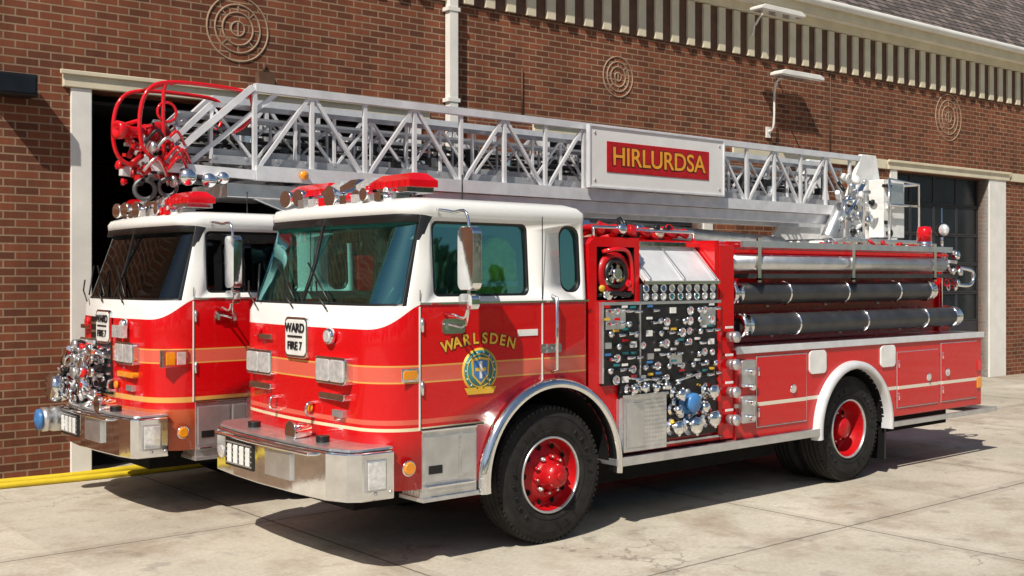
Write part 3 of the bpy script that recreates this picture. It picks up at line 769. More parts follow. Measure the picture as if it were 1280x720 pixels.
def door(x0, x1, z0, z1, hx):
    dr.box(x0, x1, -.016, .0, z0, z1, 'body')
    t = .012
    for a, b, c_, d_ in ((x0 - t, x1 + t, z1, z1 + t), (x0 - t, x1 + t, z0 - t, z0), (x0 - t, x0, z0, z1), (x1, x1 + t, z0, z1)):
        dr.box(a, b, -.010, .0, c_, d_, 'alu')
    dr.disc((hx, -.016, (z0 + z1) / 2), (0, -1, 0), .045, .012, 'chrome'); dr.box(hx - .012, hx + .012, -.04, -.02, (z0 + z1) / 2 - .035, (z0 + z1) / 2 + .035, 'chrome')
    for q in (.2, .8): dr.cyl((x0 + .01, -.02, z0 + (z1 - z0) * q - .04), (x0 + .01, -.02, z0 + (z1 - z0) * q + .04), .01, 'chrome', 8)
door(2.66, 3.42, .70, 1.34, 3.20); door(5.05, 5.86, .70, 1.28, 5.66); door(5.95, 6.72, .70, 1.34, 6.06)
for x0 in (3.62, 4.87):
    dr.prism(rrect(x0 - .15, x0 + .13, 1.14, 1.37, .05), 'y', -.018, .0, 'white_item')
for k in range(2): dr.prism(rrect(2.40, 2.60, .75 + k * .33, 1.0 + k * .33, .02), 'y', -.04, .0, 'alu')
for k in range(4): dr.cyl((2.50, -.04, .8 + k * .14), (2.50, -.10, .8 + k * .14), .028, 'chrome', 12)
dr.box(6.74, 6.84, -.02, 0, 1.0, 1.12, 'redlens'); dr.box(6.74, 6.84, -.02, 0, .80, .92, 'amber')
dr.finish()
sh = MB('hard_suction_hoses', fe)
for z, y, x0, x1, r in ((1.935, .20, 2.48, 6.05, .105), (1.635, .14, 2.55, 6.50, .105)):
    n = 70; prof = []
    for i in range(n + 1):
        prof.append((r * (1 + .02 * (i % 2)), .1 + (x1 - x0 - .2) * i / n))
    sh.lathe([(.03, .04), (r * .8, .04), (r * .8, .05)] + prof, (x0, y, z), (1, 0, 0), 'hose', 24)
    for xa in (x0, x1 - .12):
        sh.lathe([(r * .72, .0), (r * 1.12, 0), (r * 1.12, .045), (r * 1.02, .05), (r * 1.02, .13)], (xa, y, z), (1, 0, 0), 'chrome', 24, cap=False)
    for q in range(4):
        a = math.pi * q / 2 + .6; sh.ball((x0 + .025, y + r * 1.15 * math.cos(a), z + r * 1.15 * math.sin(a)), .02, 'chrome', n=8)
    for k in range(3):
        xx = x0 + .85 + k * (x1 - x0 - 1.6) / 2
        sh.torus((xx, y, z), (1, 0, 0), r * 1.04, .012, 'chrome', 24, 6); sh.beam((xx, y, z - r), (xx, .42, z - r - .02), .03, .012, 'alu'); sh.box(xx - .02, xx + .02, .38, .40, z - .14, z + .1, 'alu')
sh.finish()
ld = MB('ground_ladder', fe)
ld.cyl((2.40, .16, 2.225), (6.25, .16, 2.225), .078, 'alu', 20)
ld.lathe([(.06, 0), (.10, 0), (.10, .05), (.08, .06)], (2.34, .16, 2.225), (1, 0, 0), 'hose', 20)
ld.lathe([(0, -.001), (.08, -.001)], (2.34, .16, 2.225), (1, 0, 0), 'under', 20)
for k, yy in enumerate((.12, .30)):
    ld.beam((2.6, yy, 2.40), (6.4, yy, 2.40), .035, .06, 'alu' if k == 0 else 'red')
    ld.beam((2.5, yy, 2.335), (6.3, yy, 2.335), .03, .03, 'red')
    ld.beam((2.7, yy, 2.10), (6.5, yy, 2.10), .03, .045, 'hose')
for k in range(12): ld.cyl((2.8 + k * .31, .12, 2.40), (2.8 + k * .31, .30, 2.40), .014, 'alu', 8)
for xx in (2.75, 4.3, 5.9): ld.box(xx, xx + .05, .05, .40, 2.04, 2.08, 'chrome'); ld.box(xx, xx + .05, .05, .07, 2.06, 2.46, 'chrome')
ld.stube([(6.45, .1, 2.0), (6.7, .05, 2.0), (6.75, .05, 2.15), (6.5, .08, 2.2)], .02, 'chrome')
for k in range(14): ld.bit((6.25 + random.random() * .3, .08 + random.random() * .1, 1.95 + random.random() * .45), .03 + random.random() * .02, random.choice(['chrome', 'redlens', 'alu']), (0, -1, 0))
ld.finish()
rl = MB('rear_lamps', fe)
rl.box(6.2, 6.6, .3, .5, 2.40, 2.44, 'chrome'); rl.cyl((6.3, .4, 2.44), (6.3, .4, 2.50), .09, 'chrome', 20); rl.lathe([(.085, 0), (.085, .12), (.07, .17), (0, .18)], (6.3, .4, 2.50), (0, 0, 1), 'redlens', 20)
rl.cyl((6.55, .32, 2.42), (6.55, .32, 2.62), .015, 'chrome'); rl.ball((6.55, .32, 2.64), .085, 'black', (.7, 1, 1)); rl.ball((6.53, .29, 2.64), .07, 'lens', (.7, 1, 1))
rl.cyl((6.6, .35, 1.5), (6.6, .35, 2.9), .01, 'chrome', 6)
for k in range(30):
    rl.bit((4.4 + random.random() * 1.9, .42 + random.random() * .2, 2.42 + random.random() * .05), .032, random.choice(['red_dull', 'chrome', 'red', 'cream', 'red']), (0, -1, 0))
rl.finish()
hb = MB('hose_load', fe)
for k in range(8):
    yy = .5 + k * .165
    hb.stube([(2.5 + i * .4, yy + .03 * math.sin(i * 2 + k), 2.37 + .02 * math.sin(i * 1.1 + k)) for i in range(11)], .05, 'cream' if k % 3 else 'red_dull', 8, 3)
hb.finish()
em = MB('door_emblem', fe)
EX, EZ = -.62, 1.40
em.lathe([(.168, 0), (.168, .004), (0, .004)], (EX, -.001, EZ), (0, -1, 0), 'gold', 32)
em.lathe([(.150, 0), (.150, .006), (0, .006)], (EX, -.001, EZ), (0, -1, 0), 'teal', 32)
em.torus((EX, -.007, EZ), (0, 1, 0), .122, .004, 'gold', 32, 5)
for q in range(14):
    a = 2 * math.pi * q / 14; em.disc((EX + .136 * math.cos(a), -.007, EZ + .136 * math.sin(a)), (0, -1, 0), .007, .003, 'white_item', 8)
def shield(f, y0, y1, m): em.prism([(EX - .085 * f, EZ + .085 * f), (EX, EZ + .10 * f), (EX + .085 * f, EZ + .085 * f), (EX + .075 * f, EZ - .04 * f), (EX, EZ - .11 * f), (EX - .075 * f, EZ - .04 * f)], 'y', y0, y1, m)
shield(1, -.010, -.007, 'gold'); shield(.82, -.012, -.010, 'blue')
em.box(EX - .05, EX + .05, -.014, -.012, EZ - .005, EZ + .02, 'gold'); em.box(EX - .012, EX + .012, -.015, -.0141, EZ - .06, EZ + .07, 'white_item')
em.prism([(EX - .15, EZ - .125), (EX + .15, EZ - .125), (EX + .12, EZ - .175), (EX - .12, EZ - .175)], 'y', -.010, -.007, 'gold')
em.finish()
for i, chh in enumerate('WARLSDEN'):
    t = (i - 3.5) / 3.5
    for nm, sz, yy, mt, bo in (('door_lettering_shadow', .112, -.003, 'black', .06), ('door_lettering', .112, -.006, 'gold', .025)):
        o = text(nm, chh, sz, (EX + t * .30, yy, 1.635 - .045 * t * t), 'y', mt, fe, .001, 1, bo)
        o.rotation_euler = (R(90), t * R(14), 0)

# ------------------------------------------------------------------ AERIAL LADDER TRUCK
LX = -.45
lt = empty('aerial_ladder_truck', (LX, 2.78, 0)); W2 = 2.0
build_cab(lt, W2, M['cab1'], M['glass1']); cab_details(lt, W2, 1); lightbar(lt, W2, 1)
wheel(lt, 'front_wheel', .10, .0, -1); wheel(lt, 'front_wheel_off', .10, W2, 1)
for xx in (8.9, 10.2):
    wheel(lt, 'rear_wheel', xx, .03, -1, True); wheel(lt, 'rear_wheel_off', xx, W2 - .03, 1, True)
tb = MB('truck_body', lt, .012)
tb.box(.55, 1.9, .03, W2 - .03, .95, 2.3, 'red'); tb.box(1.95, 8.2, .0, W2, .60, 1.55, 'red'); tb.box(8.2, 11.3, .0, W2, 1.15, 1.60, 'red')
tb.box(10.85, 11.3, .0, W2, .6, 1.15, 'red'); tb.box(1.9, 11.32, -.01, W2 + .01, 1.601, 1.63, 'diamond')
for k in range(5): tb.box(2.1 + k * 1.2, 3.15 + k * 1.2, -.015, 0, .7, 1.48, 'red'); tb.box(3.0 + k * 1.2, 3.06 + k * 1.2, -.03, -.015, 1.05, 1.15, 'chrome')
tb.box(-1.4, 11.2, .6, .7, .45, .8, 'under'); tb.box(-1.4, 11.2, 1.3, 1.4, .45, .8, 'under')
tb.box(-1.4, 1.0, .4, 1.6, .38, 1.0, 'under')
tb.finish()
fg = MB('front_intake_and_siren', lt)
fg.lathe([(.04, 0), (.10, .03), (.13, .10), (.14, .2), (.12, .24), (0, .25)], (-1.62, W2 - .32, 1.04), (-1, 0, 0), 'chrome', 24)
fg.lathe([(.12, 0), (.12, .1), (.10, .14), (.115, .15), (.115, .2), (0, .21)], (-1.72, W2 - .30, .74), (-1, 0, 0), 'alu', 24)
fg.lathe([(.10, 0), (.10, .03), (.05, .04), (0, .06)], (-1.93, W2 - .30, .74), (-1, 0, 0), 'blue', 24)
fg.stube([(-1.58, 1.15, .95), (-1.70, 1.15, 1.1), (-1.66, 1.3, 1.3), (-1.62, 1.5, 1.35), (-1.66, 1.7, 1.2), (-1.72, 1.7, 1.0)], .06, 'chrome', 12)
for q in (0.25, .6): fg.torus((-1.70, 1.15 + q * .6, 1.12 + q * .3), (0, 1, .6), .065, .014, 'chrome', 20, 6)
for k in range(9): fg.beam((-1.575, .88, 1.06 + k * .075), (-1.56, 1.36, 1.06 + k * .075), .02, .025, 'chrome')
fg.box(-1.565, -1.55, .86, 1.38, 1.02, 1.72, 'black')
for k in range(110):
    yy = .92 + random.random() * .95
    fg.bit((-1.56 - random.random() * .16, yy, .93 + random.random() * .52), .018 + random.random() * .030, random.choice(['chrome', 'chrome', 'alu', 'chrome', 'redlens', 'lens', 'black', 'chrome']))
for k in range(16):
    yy = .92 + random.random() * .8; z = .95 + random.random() * .5
    fg.stube([(-1.54, yy, z), (-1.66, yy + .05, z + .05), (-1.70, yy + .15, z - .05), (-1.64, yy + .2, z - .15)], .014, random.choice(['chrome', 'black', 'chrome', 'red_dull']), 8)
for yy in (.5, .65): fg.box(-1.60, -1.56, yy, yy + .11, 1.55, 1.66, 'lens')
fg.finish()

OX, OY = -LX, -2.78
la = MB('aerial_ladder', lt)
def truss(x0, x1, yy, zb, zt, step, rb_, rt, web, mat, matw=None, flip=0):
    matw = matw or mat
    la.beam((x0, yy, zb), (x1, yy, zb), rb_[0], rb_[1], mat); la.beam((x0, yy, zt), (x1, yy, zt), rt[0], rt[1], mat)
    n = max(1, round((x1 - x0) / step)); st = (x1 - x0) / n
    for i in range(n + 1): la.beam((x0 + i * st, yy, zb), (x0 + i * st, yy, zt), web, web, matw)
    for i in range(n):
        a, b = (zb, zt) if (i + flip) % 2 == 0 else (zt, zb)
        la.beam((x0 + i * st, yy, a), (x0 + (i + 1) * st, yy, b), web * .9, web * .9, matw)
for k, yy in enumerate((3.42, 4.38)):
    truss(-.70 + OX, 10.0 + OX, yy + OY, 3.10, 3.93, .62, (.09, .14), (.075, .08), .040, 'ladder')
    truss(-1.10 + OX, 9.3 + OX, (3.53 if k == 0 else 4.27) + OY, 3.22, 3.74, .46, (.05, .08), (.045, .045), .028, 'ladder_mid', 'ladder', 1)
    truss(-1.40 + OX, 9.0 + OX, (3.62 if k == 0 else 4.18) + OY, 3.30, 3.62, .33, (.045, .06), (.035, .035), .022, 'ladder_mid')
    yy1 = yy + OY
    la.beam((-1.60 + OX, (3.56 if k == 0 else 4.24) + OY, 3.12), (-.72 + OX, yy1, 3.93), .06, .06, 'ladder')
    la.beam((-1.40 + OX, (3.60 if k == 0 else 4.20) + OY, 3.08), (-.42 + OX, yy1, 3.93), .045, .045, 'ladder')
    la.beam((-1.70 + OX, (3.56 if k == 0 else 4.24) + OY, 3.12), (-.70 + OX, yy1, 3.08), .07, .09, 'ladder')
    la.beam((-1.10 + OX, (3.53 if k == 0 else 4.27) + OY, 3.74), (-1.55 + OX, (3.53 if k == 0 else 4.27) + OY, 3.3), .05, .05, 'ladder')
for i in range(32):
    x = -1.4 + i * .33 + OX
    la.cyl((x, 3.5 + OY, 3.24), (x, 4.3 + OY, 3.24), .018, 'ladder_mid', 8)
    la.cyl((x + .1, 3.6 + OY, 3.36), (x + .1, 4.2 + OY, 3.36), .02, 'black', 8)
    if i % 2 == 0: la.beam((x, 3.42 + OY, 3.07), (x, 4.38 + OY, 3.07), .05, .06, 'ladder_dark')
    if i % 3 == 0: la.beam((x, 3.42 + OY, 3.05), (x + .66, 4.38 + OY, 3.05), .03, .03, 'ladder_dark')
for yy, z in ((3.7, 3.5), (3.75, 3.42), (4.1, 3.5), (3.9, 3.30), (4.0, 3.40)):
    la.tube([(-1.3 + OX + i * .9, yy + OY, z + (.02 if i % 2 else 0)) for i in range(12)], .02, 'black')
for i in range(110):
    x = -1.0 + random.random() * 10.0 + OX; z = 3.22 + random.random() * .25; y = 3.50 + OY + random.random() * .5; l_ = .06 + random.random() * .16
    la.box(x, x + l_, y, y + .05 + random.random() * .08, z, z + .04 + random.random() * .12, random.choice(['black', 'ladder_dark', 'alu', 'ladder_dark', 'black', 'ladder_mid', 'chrome']))
la.finish()
bm_ = MB('ladder_cradle', lt, .01)
bm_.box(-.95 + OX, .55 + OX, 3.50 + OY, 4.30 + OY, 2.86, 3.0, 'alu')
bm_.prism([(-1.0 + OX, 2.98), (.9 + OX, 3.0), (.55 + OX, 2.72), (-.3 + OX, 2.74)], 'y', 3.55 + OY, 3.60 + OY, 'alu')
bm_.box(-.25 + OX, .1 + OX, 3.6 + OY, 4.25 + OY, 2.60, 2.9, 'under'); bm_.box(1.0 + OX, 1.2 + OX, 3.5 + OY, 4.3 + OY, 1.6, 3.0, 'alu')
bm_.box(1.35 + OX, 9.9 + OX, 3.44 + OY, 3.50 + OY, 2.88, 3.025, 'ladder'); bm_.box(1.35 + OX, 9.9 + OX, 4.32 + OY, 4.37 + OY, 2.88, 3.025, 'ladder')
bm_.cyl((2 + OX, 3.9 + OY, 2.85), (8.3 + OX, 3.9 + OY, 2.6), .09, 'alu')
bm_.finish()
tt = MB('turntable', lt, .012)
TX = -.30 + OX
tt.lathe([(.90, 0), (.90, .12), (.82, .14), (.82, .9), (.86, .92), (.86, 1.0)], (9.6 + TX, 3.85 + OY, 1.63), (0, 0, 1), 'white_item', 40)
for yy in (3.38, 4.36):
    tt.prism([(8.9 + TX, 2.63), (10.6 + TX, 2.63), (10.6 + TX, 3.1), (10.35 + TX, 4.0), (9.95 + TX, 4.0), (9.5 + TX, 3.2)], 'y', yy + OY, yy + .07 + OY, 'white_item')
tt.box(10.1 + TX, 10.7 + TX, 3.1 + OY, 3.36 + OY, 2.7, 3.6, 'white_item'); tt.box(10.2 + TX, 10.6 + TX, 3.05 + OY, 3.1 + OY, 3.2, 3.55, 'alu')
tt.box(8.9 + TX, 11.0 + TX, 2.95 + OY, 4.78 + OY, 2.60, 2.66, 'diamond')
tt.cyl((9.2 + TX, 3.34 + OY, 2.8), (9.9 + TX, 3.34 + OY, 3.5), .07, 'chrome'); tt.cyl((8.9 + TX, 3.3 + OY, 2.66), (9.3 + TX, 3.3 + OY, 3.2), .10, 'alu')
tt.finish()
rr = MB('turntable_rails', lt)
for pts in ([(10.95, 3.0, 2.66), (10.95, 3.0, 3.55), (10.1, 3.0, 3.6), (10.1, 3.0, 2.66)], [(10.95, 3.0, 3.55), (10.95, 4.75, 3.55), (10.95, 4.75, 2.66)], [(8.9, 3.0, 2.66), (8.9, 3.0, 3.2), (9.4, 3.0, 3.3), (9.4, 3.0, 2.66)], [(10.1, 3.0, 3.2), (10.95, 3.0, 3.2)]):
    rr.tube([(a + TX, b + OY, c_) for a, b, c_ in pts], .022, 'chrome')
for k in range(55):
    rr.bit((9.0 + random.random() * 1.5 + TX, 3.05 + OY + random.random() * .3, 2.7 + random.random() * .9), .035 + random.random() * .04, random.choice(['chrome', 'white_item', 'alu', 'black']), (0, -1, 0))
rr.finish()
sg = MB('ladder_name_board', lt, .008)
SX = -.30 + OX
sg.box(4.0 + SX, 6.5 + SX, 3.30 + OY, 3.34 + OY, 3.20, 3.92, 'white'); sg.box(4.28 + SX, 6.2 + SX, 3.292 + OY, 3.30 + OY, 3.38, 3.76, 'red_dull')
for a, b, c_, d_ in ((4.0, 6.5, 3.92, 3.945), (4.0, 6.5, 3.175, 3.20), (3.975, 4.0, 3.175, 3.945), (6.5, 6.525, 3.175, 3.945)): sg.box(a + SX, b + SX, 3.285 + OY, 3.345 + OY, c_, d_, 'ladder')
for xx in (4.2, 6.3): sg.box(xx + SX, xx + .05 + SX, 3.345 + OY, 3.40 + OY, 3.2, 3.95, 'alu')
for xx in (4.08, 6.42):
    for zz in (3.27, 3.85): sg.disc((xx + SX, 3.30 + OY, zz), (0, -1, 0), .018, .01, 'alu', 10)
sg.finish()
text('board_lettering_shadow', 'HIRLURDSA', .32, (5.24 + SX, 3.290 + OY, 3.57), 'y', 'black', lt, .001, 1.04, .045)
text('board_lettering', 'HIRLURDSA', .32, (5.24 + SX, 3.286 + OY, 3.57), 'y', 'orange_leaf', lt, .001, 1.04, .012)
mo = MB('monitor_nozzle', lt)
def T(*p): return [(a + .22 + OX, b + OY, c_ - .03) for a, b, c_ in p]
for yy in (3.50, 4.15):
    mo.stube(T((-1.75, yy, 3.15), (-1.98, yy, 3.28), (-2.03, yy, 3.55), (-1.96, yy, 3.82), (-1.75, yy, 3.93), (-1.2, yy, 3.94), (-.95, yy, 3.90), (-.90, yy, 3.75), (-.98, yy, 3.6), (-1.1, yy, 3.52)), .020, 'redlens')
mo.tube(T((-2.03, 3.5, 3.55), (-2.03, 4.15, 3.55)), .02, 'redlens'); mo.tube(T((-1.75, 3.5, 3.93), (-1.75, 4.15, 3.93)), .02, 'redlens')
mo.stube(T((-1.70, 3.5, 3.93), (-1.80, 3.5, 3.85), (-1.80, 3.5, 3.2)), .018, 'redlens')
mo.lathe([(.06, 0), (.065, .10), (.05, .12), (.055, .24), (.08, .30), (.085, .36), (.05, .37), (.03, .33)], (-1.65 + OX, 3.65 + OY, 3.42), (-1, -.25, .02), 'redlens', 20)
mo.stube([(-1.4 + OX, 3.9 + OY, 3.2), (-1.4 + OX, 3.9 + OY, 3.45), (-1.52 + OX, 3.75 + OY, 3.5), (-1.65 + OX, 3.65 + OY, 3.42)], .065, 'red_dull', 12)
mo.ball((-1.65 + OX, 3.65 + OY, 3.42), .10, 'red_dull'); mo.torus((-1.55 + OX, 3.5 + OY, 3.62), (0, 1, 0), .09, .014, 'redlens')
for q in range(60):
    mo.bit((-1.85 + random.random() * .45 + OX, 3.45 + random.random() * .4 + OY, 2.98 + random.random() * .5), .022 + random.random() * .035, random.choice(['red_dull', 'alu', 'black', 'redlens', 'red_dull']))
for q in range(8):
    x = -1.85 + random.random() * .35 + OX; z = 3.0 + random.random() * .35
    mo.stube([(x, 3.45 + OY, z), (x + .1, 3.4 + OY, z + .12), (x + .22, 3.5 + OY, z + .02), (x + .3, 3.6 + OY, z - .1)], .015, random.choice(['black', 'redlens', 'alu']), 6)
mo.torus((-1.72 + OX, 3.6 + OY, 2.90), (.3, 1, 0), .09, .022, 'ladder_dark', 20, 6); mo.torus((-1.52 + OX, 3.55 + OY, 2.93), (.3, 1, .2), .08, .02, 'ladder_dark', 20, 6)
for x, z, r in ((-1.35, 3.02, .08), (-1.14, 3.0, .07), (-1.0, 3.03, .06)):
    mo.lathe([(.02, 0), (r, .05), (r, .12), (r * .9, .14), (0, .145)], (x + OX, 3.5 + OY, z), (-.4, -1, 0), 'chrome', 18)
mo.lathe([(.045, 0), (.045, .03), (0, .035)], (-.2 + OX, 3.36 + OY, 3.1), (0, -1, 0), 'amber', 16)
mo.finish()

# ------------------------------------------------------------------ FIRE STATION
fs = empty('fire_station', (-1.8, 5.62, 0), R(-2.0))
S0, S1, DEP = -14, 27, 12
ops = [(.30, 4.3), (6.7, 9.9), (15.25, 18.55)]
HZ = 4.10
wl = MB('brick_walls', fs)
prev = S0
for a, b in ops:
    wl.box(prev, a, 0, .32, 0, 6.6, 'brick'); wl.box(a, b, 0, .32, HZ, 6.6, 'brick'); prev = b
wl.box(prev, S1, 0, .32, 0, 6.6, 'brick')
wl.box(S0, S0 + .3, .32, DEP, 0, 6.6, 'brick'); wl.box(S1 - .3, S1, .32, DEP, 0, 6.6, 'brick'); wl.box(S0, S1, DEP, DEP + .3, 0, 6.6, 'brick')
wl.finish()
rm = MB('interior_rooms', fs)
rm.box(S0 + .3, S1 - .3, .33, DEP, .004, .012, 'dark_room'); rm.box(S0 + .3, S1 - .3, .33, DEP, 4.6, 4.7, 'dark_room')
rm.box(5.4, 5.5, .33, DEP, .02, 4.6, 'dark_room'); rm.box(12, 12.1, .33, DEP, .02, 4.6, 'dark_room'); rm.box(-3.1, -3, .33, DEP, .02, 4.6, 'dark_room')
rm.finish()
tr = MB('door_frames', fs, .008)
for i, (a, b) in enumerate(ops):
    jw = .66 if i == 2 else .22
    tr.box(a - .22, a, -.03, .30, 0, HZ, 'creamwhite'); tr.box(b, b + jw, -.03, .30, 0, HZ, 'creamwhite')
    tr.box(a - .30, b + jw + .12, -.05, .30, HZ + .002, HZ + .17, 'cream'); tr.box(a - .34, b + jw + .16, -.08, -.051, HZ + .13, HZ + .18, 'cream')
tr.box(10.6, 14.9, -.04, .0, HZ + .0, HZ + .17, 'cream'); tr.box(18.9 + .5, 24, -.04, .0, HZ, HZ + .17, 'cream')
tr.finish()
gd = MB('garage_doors', fs, .006)
for i, (a, b) in enumerate(ops):
    if i == 0:
        for k in range(3): gd.box(a, b, .35 + k * .6, .90 + k * .6, 4.0 + k * .05, 4.04 + k * .05, 'doorpanel')
        gd.box(a + .05, a + .1, .3, .4, 0, 4.0, 'doorpanel'); continue
    n = 7; h = HZ / n; m = 4; w_ = (b - a) / m
    for r_ in range(n):
        for c_ in range(m):
            x0 = a + c_ * w_; z0 = r_ * h + .01
            gd.box(x0, x0 + w_, .22, .26, z0, z0 + h - .01, 'doorpanel') if r_ < 2 else None
            if r_ < 2: gd.box(x0 + .08, x0 + w_ - .08, .205, .22, z0 + .08, z0 + h - .09, 'doorpanel')
            else:
                gd.box(x0 + .04, x0 + w_ - .04, .235, .245, z0 + .03, z0 + h - .04, 'doorglass')
                gd.box(x0, x0 + w_, .22, .26, z0 - .005, z0 + .03, 'doorpanel'); gd.box(x0, x0 + w_, .22, .26, z0 + h - .04, z0 + h - .012, 'doorpanel')
                gd.box(x0, x0 + .04, .221, .259, z0 + .03, z0 + h - .04, 'doorpanel'); gd.box(x0 + w_ - .04, x0 + w_, .221, .259, z0 + .03, z0 + h - .04, 'doorpanel')
gd.finish()
fz = MB('frieze_and_eaves', fs, .006)
FB = 5.74
fz.box(S0, S1, -.02, 0, FB, 6.6, 'frieze')
n = int((S1 - S0) / .36)
for i in range(n):
    x = S0 + .1 + i * .36; fz.box(x, x + .16, -.065, -.021, FB - .0, 6.44, 'cream')
fz.box(S0, S1, -.09, -.0, 6.45, 6.6, 'cream')
fz.box(S0 - .2, S1 + .2, -.28, .3, 6.6, 6.64, 'creamwhite'); fz.box(S0 - .2, S1 + .2, -.32, -.28, 6.58, 6.82, 'cream')
fz.lathe([(.07, 0), (.07, S1 - S0 + .4)], (S0 - .2, -.39, 6.78), (1, 0, 0), 'creamwhite', 12)
fz.finish()
rf = MB('roof', fs)
RZ = 6.83 + 6.6 * .80
rf.add([(S0 - .3, -.36, 6.83), (S1 + .3, -.36, 6.83), (S1 + .3, 6.2, RZ), (S0 - .3, 6.2, RZ), (S0 - .3, 12.8, 6.83), (S1 + .3, 12.8, 6.83)], [(0, 1, 2, 3), (3, 2, 5, 4), (0, 3, 4), (1, 5, 2)], 'shingle')
rf.finish()
md = MB('wall_medallions', fs)
def med(s, z, r):
    for q in (1, .74, .5): md.torus((s, -.001, z), (0, 1, 0), r * q, .012, 'ring', 40, 6)
    for k in range(8):
        a = math.pi * k / 4; md.beam((s + r * .5 * math.cos(a), -.002, z + r * .5 * math.sin(a)), (s + r * .74 * math.cos(a), -.002, z + r * .74 * math.sin(a)), .010, .014, 'ring')
    md.torus((s, -.001, z), (0, 1, 0), r * .22, .011, 'ring', 20, 6)
    md.beam((s, -.002, z - r * .2), (s, -.002, z + r * .2), .014, .02, 'ring')
med(1.98, 4.98, .38); med(8.05, 5.08, .30); med(17.05, 5.25, .46)
md.finish()
dp = MB('downspout', fs)
dp.box(4.90, 5.03, -.13, -.02, .1, 6.6, 'creamwhite')
for z in (2, 4.4, 5.6): dp.box(4.87, 5.06, -.14, -.0, z, z + .05, 'creamwhite')
dp.finish()

def wall_lamp(s, z, drop=0.0):
    e = empty('wall_lamp')
    e.location = Matrix.Translation((-1.8, 5.62, 0)) @ Matrix.Rotation(R(-2), 4, 'Z') @ Vector((s, 0, z)); e.rotation_euler = (0, 0, R(-2))
    a = MB('lamp_arm', e); a.stube([(0, 0, -drop), (0, -.10, -drop + .03), (0, -.14, -drop + .2), (0, -.16, -.12), (0, -.3, .02), (0, -.6, .04)], .018, 'creamwhite'); a.box(-.05, .05, -.03, 0, -drop - .10, -drop + .08, 'creamwhite'); a.finish()
    h = MB('lamp_head', e, .01); h.prism([(-.55, -.03), (-.55, .01), (-.45, .05), (.45, .05), (.55, .01), (.55, -.03)], 'y', -.75, -.50, 'creamwhite'); h.box(-.50, .50, -.72, -.53, -.045, -.03, 'lens'); h.finish()
wall_lamp(11.5, 5.38, .85); wall_lamp(11.0, 6.36, .3)
fl = empty('floodlight', (-2.25, 5.63, 4.05), R(-2))
f1 = MB('flood_housing', fl, .01); f1.box(-.3, .12, -.30, -.05, -.12, .10, 'black'); f1.box(-.28, .10, -.32, -.30, -.10, .08, 'doorglass'); f1.box(-.12, -.02, -.05, 0, -.1, .1, 'black'); f1.finish()
cd = MB('wall_conduits', fs)
cd.box(2.2, 2.4, -.10, 0, 4.36, 4.50, 'frieze'); cd.tube([(2.3, -.03, 4.5), (2.3, -.03, 4.62)], .02, 'frieze', 6)
cd.tube([(13.2, -.02, 4.3), (13.2, -.02, 5.7)], .012, 'frieze', 6); cd.tube([(6.2, -.02, 4.3), (6.2, -.02, 5.0)], .012, 'frieze', 6)
cd.finish()

hs = MB('ground_hose')
pts = [(-12 + i * .35, 5.35 + .06 * math.sin(i * .8), .035) for i in range(33)]
hs.stube(pts, .035, 'yellow', 8, 3); pts = [(-12 + i * .4, 5.12 + .07 * math.sin(i * .6 + 1), .035) for i in range(30)]
hs.stube(pts, .03, 'yellow', 8, 3); hs.finish()
db = MB('brown_paving_strip'); db.add([(-16, 3.2, .010), (-3.1, 3.2, .010), (-2.75, 4.9, .010), (-2.45, 5.62, .010), (-16, 5.9, .010)], [(0, 1, 2, 3, 4)], 'dirt')
for k in range(90):
    db.ball((-6 + random.random() * 3.4, 5.2 + random.random() * .4, .02), .02 + random.random() * .05, 'dirt', (1.3, 1, .6), 7)
db.finish()

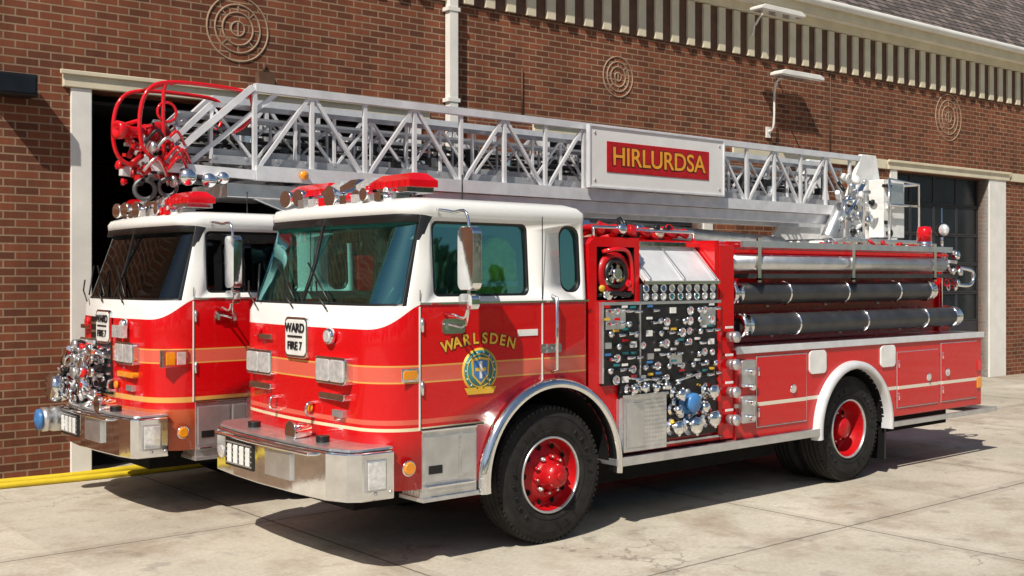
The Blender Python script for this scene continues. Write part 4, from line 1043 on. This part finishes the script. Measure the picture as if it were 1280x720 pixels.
# ------------------------------------------------------------------ ground
g0 = MB('ground'); g0.add([(-600, -600, 0), (600, -600, 0), (600, 600, 0), (-600, 600, 0)], [(0, 1, 2, 3)], 'grass'); g0.finish()
g1 = MB('concrete_apron'); g1.add([(-30, -13, .004), (34, -13, .004), (34, 6.4, .004), (-30, 6.4, .004)], [(0, 1, 2, 3)], 'concrete'); g1.finish()
g2 = MB('road'); g2.add([(-300, -22, .005), (300, -22, .005), (300, -13.02, .005), (-300, -13.02, .005)], [(0, 1, 2, 3)], 'asphalt')
for i in range(60): g2.add([(-90 + i * 3, -17.6, .009), (-88.2 + i * 3, -17.6, .009), (-88.2 + i * 3, -17.48, .009), (-90 + i * 3, -17.48, .009)], [(0, 1, 2, 3)], 'yellow')
g2.finish()
tm = MB('reflection_trees')  # unseen trees outside the view, added for paint and chrome to reflect
def tree(x, y, h):
    tm.lathe([(.22, 0), (.15, h * .35), (.07, h * .7)], (x, y, 0), (0, 0, 1), 'bark', 7)
    cl = [(x + random.uniform(-.25, .25) * h, y + random.uniform(-.25, .25) * h, h * random.uniform(.4, .92), h * random.uniform(.12, .22)) for _ in range(9)]
    for cx, cy, cz, r in cl:
        for _ in range(55):
            d = Vector((random.gauss(0, 1), random.gauss(0, 1), random.gauss(0, 1))).normalized() * r * random.uniform(.55, 1.1)
            p = Vector((cx, cy, cz)) + d; u = Vector((random.gauss(0, 1), random.gauss(0, 1), random.gauss(0, 1))).normalized(); v = u.orthogonal().normalized(); q = h * .04
            tm.add([p - u * q - v * q, p + u * q - v * q * .6, p + u * q + v * q, p - u * q * .6 + v * q], [(0, 1, 2, 3)], 'leaf')
for i in range(16): tree(-60 + i * 6.5 + random.uniform(-2, 2), -33 + random.uniform(-4, 4), random.uniform(6, 10))
for i in range(7): tree(-48 + random.uniform(-4, 4), -26 + i * 8, random.uniform(6, 10))
tm.finish()

# ------------------------------------------------------------------ light, sky, camera
d = Vector((.80, .40, -1.0)).normalized()
sun = bpy.data.lights.new('sun', 'SUN'); sun.energy = 5.0; sun.angle = R(.5); sun.color = (1, .93, .82)
so = bpy.data.objects.new('sun', sun); scene.collection.objects.link(so); so.rotation_euler = d.to_track_quat('-Z', 'Y').to_euler()
w_ = bpy.data.worlds.new('World'); scene.world = w_; w_.use_nodes = True; nt = w_.node_tree
sk = nt.nodes.new('ShaderNodeTexSky'); sk.sky_type = 'NISHITA'; sk.sun_disc = False
sk.sun_elevation = math.asin(-d.z); sk.sun_rotation = math.atan2(-d.x, -d.y)
nt.links.new(sk.outputs[0], nt.nodes['Background'].inputs[0]); nt.nodes['Background'].inputs[1].default_value = .07
cam = bpy.data.cameras.new('camera'); co = bpy.data.objects.new('camera', cam); scene.collection.objects.link(co)
co.location = (-5.82, -6.57, 2.1); co.rotation_euler = (R(90), 0, R(50 - 90))
cam.sensor_width = 36; cam.lens = 1409 / 1280 * 36; cam.shift_y = -15 / 1280; cam.clip_end = 2000; cam.clip_start = .05
scene.camera = co
scene.view_settings.view_transform = 'Standard'; scene.view_settings.look = 'None'; scene.view_settings.exposure = 0
